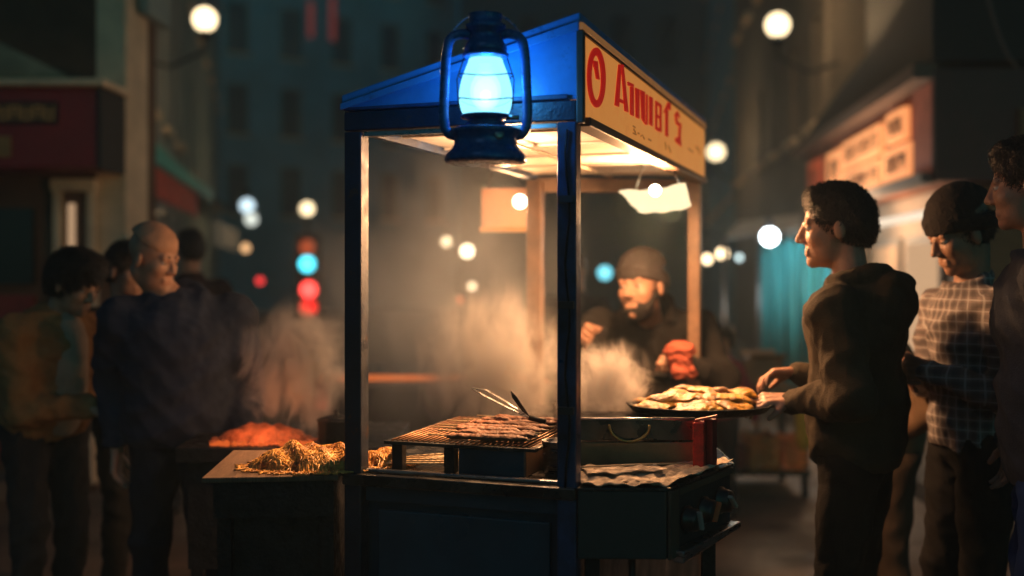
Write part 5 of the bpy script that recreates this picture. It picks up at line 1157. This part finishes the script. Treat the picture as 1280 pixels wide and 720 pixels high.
# far passers-by
far = [('passer-by in a dark coat half hidden by the navy jacket', (-1.95, 6.6), (.05, .03, .03), 30, 1.0), 
       ('customer in a maroon jacket sitting low beyond the rear stall post', (1.26, 6.5), (.34, .06, .09), 120, .66),        ('dark figure behind the vendor in the unlit street', (.42, 7.2), (.05, .045, .05), 170, .92)]
for i, (lb, (x, y), col, hd, s_) in enumerate(far):
    person(lb, (x, y, .90 * s_), (x, y, 1.40 * s_), (x, y, 1.58 * s_), hd, [((x + .2, y, .85 * s_), (0, 0, -1), (0, -1, 0), .4), ((x - .2, y, .85 * s_), (0, 0, -1), (0, -1, 0), .4)] if math.cos(R(hd)) > 0 else
           [((x - .2, y, .85 * s_), (0, 0, -1), (0, -1, 0), .4), ((x + .2, y, .85 * s_), (0, 0, -1), (0, -1, 0), .4)],
           dict(top=cloth('far_coat', col), legs=cloth('far_trousers', (.03, .03, .035))), seed=100 + i, s=s_, detail=False)

# ================================================================== SMOKE AND HAZE
def smoke(name, c, r, dens, label, scale=3.0, lo=.42, hi=.62, distort=1.2, seedoff=0, aniso=.3, tall=(1, 1, .55), col=(.9, .86, .82), lean=(0, 0), soft=1.0):
    o = MB().ball((0, 0, 0), 1.0, 10).build(name, (m_ := bpy.data.materials.new(name)), local=True)
    o.location = c; o.scale = r; m_.use_nodes = True; nt = m_.node_tree; N = nt.nodes; L = nt.links; N.clear()
    tc = N.new('ShaderNodeTexCoord'); ge = N.new('ShaderNodeNewGeometry')
    ln = N.new('ShaderNodeVectorMath'); ln.operation = 'LENGTH'; L.new(tc.outputs['Object'], ln.inputs[0])
    fo = N.new('ShaderNodeMapRange'); fo.inputs[1].default_value = .98; fo.inputs[2].default_value = .98 - .75 * soft; fo.interpolation_type = 'SMOOTHSTEP'; L.new(ln.outputs['Value'], fo.inputs[0])
    mp_ = N.new('ShaderNodeMapping'); mp_.inputs['Scale'].default_value = tall; mp_.inputs['Location'].default_value = (seedoff, seedoff * .7, seedoff * .3); L.new(ge.outputs['Position'], mp_.inputs[0])
    ns = N.new('ShaderNodeTexNoise'); ns.inputs['Scale'].default_value = scale; ns.inputs['Detail'].default_value = 7; ns.inputs['Roughness'].default_value = .66; ns.inputs['Distortion'].default_value = distort; L.new(mp_.outputs[0], ns.inputs['Vector'])
    rm = N.new('ShaderNodeMapRange'); rm.inputs[1].default_value = lo; rm.inputs[2].default_value = hi; rm.interpolation_type = 'SMOOTHSTEP'; L.new(ns.outputs['Fac'], rm.inputs[0])
    sb = N.new('ShaderNodeMath'); sb.operation = 'MULTIPLY_ADD'; sb.inputs[1].default_value = -.26 * soft; L.new(ln.outputs['Value'], sb.inputs[0]); L.new(ns.outputs['Fac'], sb.inputs[2]); L.new(sb.outputs[0], rm.inputs[0])
    mu = N.new('ShaderNodeMath'); mu.operation = 'MULTIPLY'; L.new(rm.outputs[0], mu.inputs[0]); L.new(fo.outputs[0], mu.inputs[1])
    m2 = N.new('ShaderNodeMath'); m2.operation = 'MULTIPLY'; m2.inputs[1].default_value = dens; L.new(mu.outputs[0], m2.inputs[0])
    vs_ = N.new('ShaderNodeVolumePrincipled'); vs_.inputs['Color'].default_value = (*col, 1); vs_.inputs['Anisotropy'].default_value = aniso; L.new(m2.outputs[0], vs_.inputs['Density'])
    ou = N.new('ShaderNodeOutputMaterial'); L.new(vs_.outputs[0], ou.inputs['Volume']); m_.cycles.volume_step_rate = .6 if hasattr(m_, 'cycles') and hasattr(m_.cycles, 'volume_step_rate') else 1
    return tag(o, label, 'smoke', kind='stuff')
smoke('smoke', at(540, 355, 3.72), (.64, .52, .82), 1.3, 'thin warm smoke filling the stall opening above the grill', scale=3.2, lo=.22, hi=.56, distort=.9, tall=(1, 1, .6), col=(.74, .84, .94))
smoke('steam', at(615, 455, 3.75), (.34, .25, .34), 25, 'dense pale steam rising behind the grill', scale=6.5, lo=.29, hi=.47, tall=(1, 1, .5), distort=1.6, seedoff=3)
smoke('steam', at(372, 462, 3.78), (.25, .15, .30), 38, 'curling steam rising from the far griddle', scale=8, lo=.28, hi=.44, tall=(1, 1, .6), distort=1.8, seedoff=7)
smoke('steam', at(757, 480, 3.42), (.19, .12, .17), 34, 'white steam billowing at the end of the pan', scale=13, lo=.27, hi=.45, tall=(1, 1, .65), distort=2.0, seedoff=11)
# the night air over the street
hz = MB().box((0, 27, 8.9), (50, 62, 20)).build('haze', (hm_ := bpy.data.materials.new('haze')), local=True)
hm_.use_nodes = True; nt = hm_.node_tree; nt.nodes.clear(); pv = nt.nodes.new('ShaderNodeVolumePrincipled'); pv.inputs['Color'].default_value = (.60, .86, 1.0, 1); pv.inputs['Density'].default_value = .0065; pv.inputs['Anisotropy'].default_value = .2
ou = nt.nodes.new('ShaderNodeOutputMaterial'); nt.links.new(pv.outputs[0], ou.inputs['Volume']); tag(hz, 'thin night haze over the whole street', 'haze', kind='stuff')
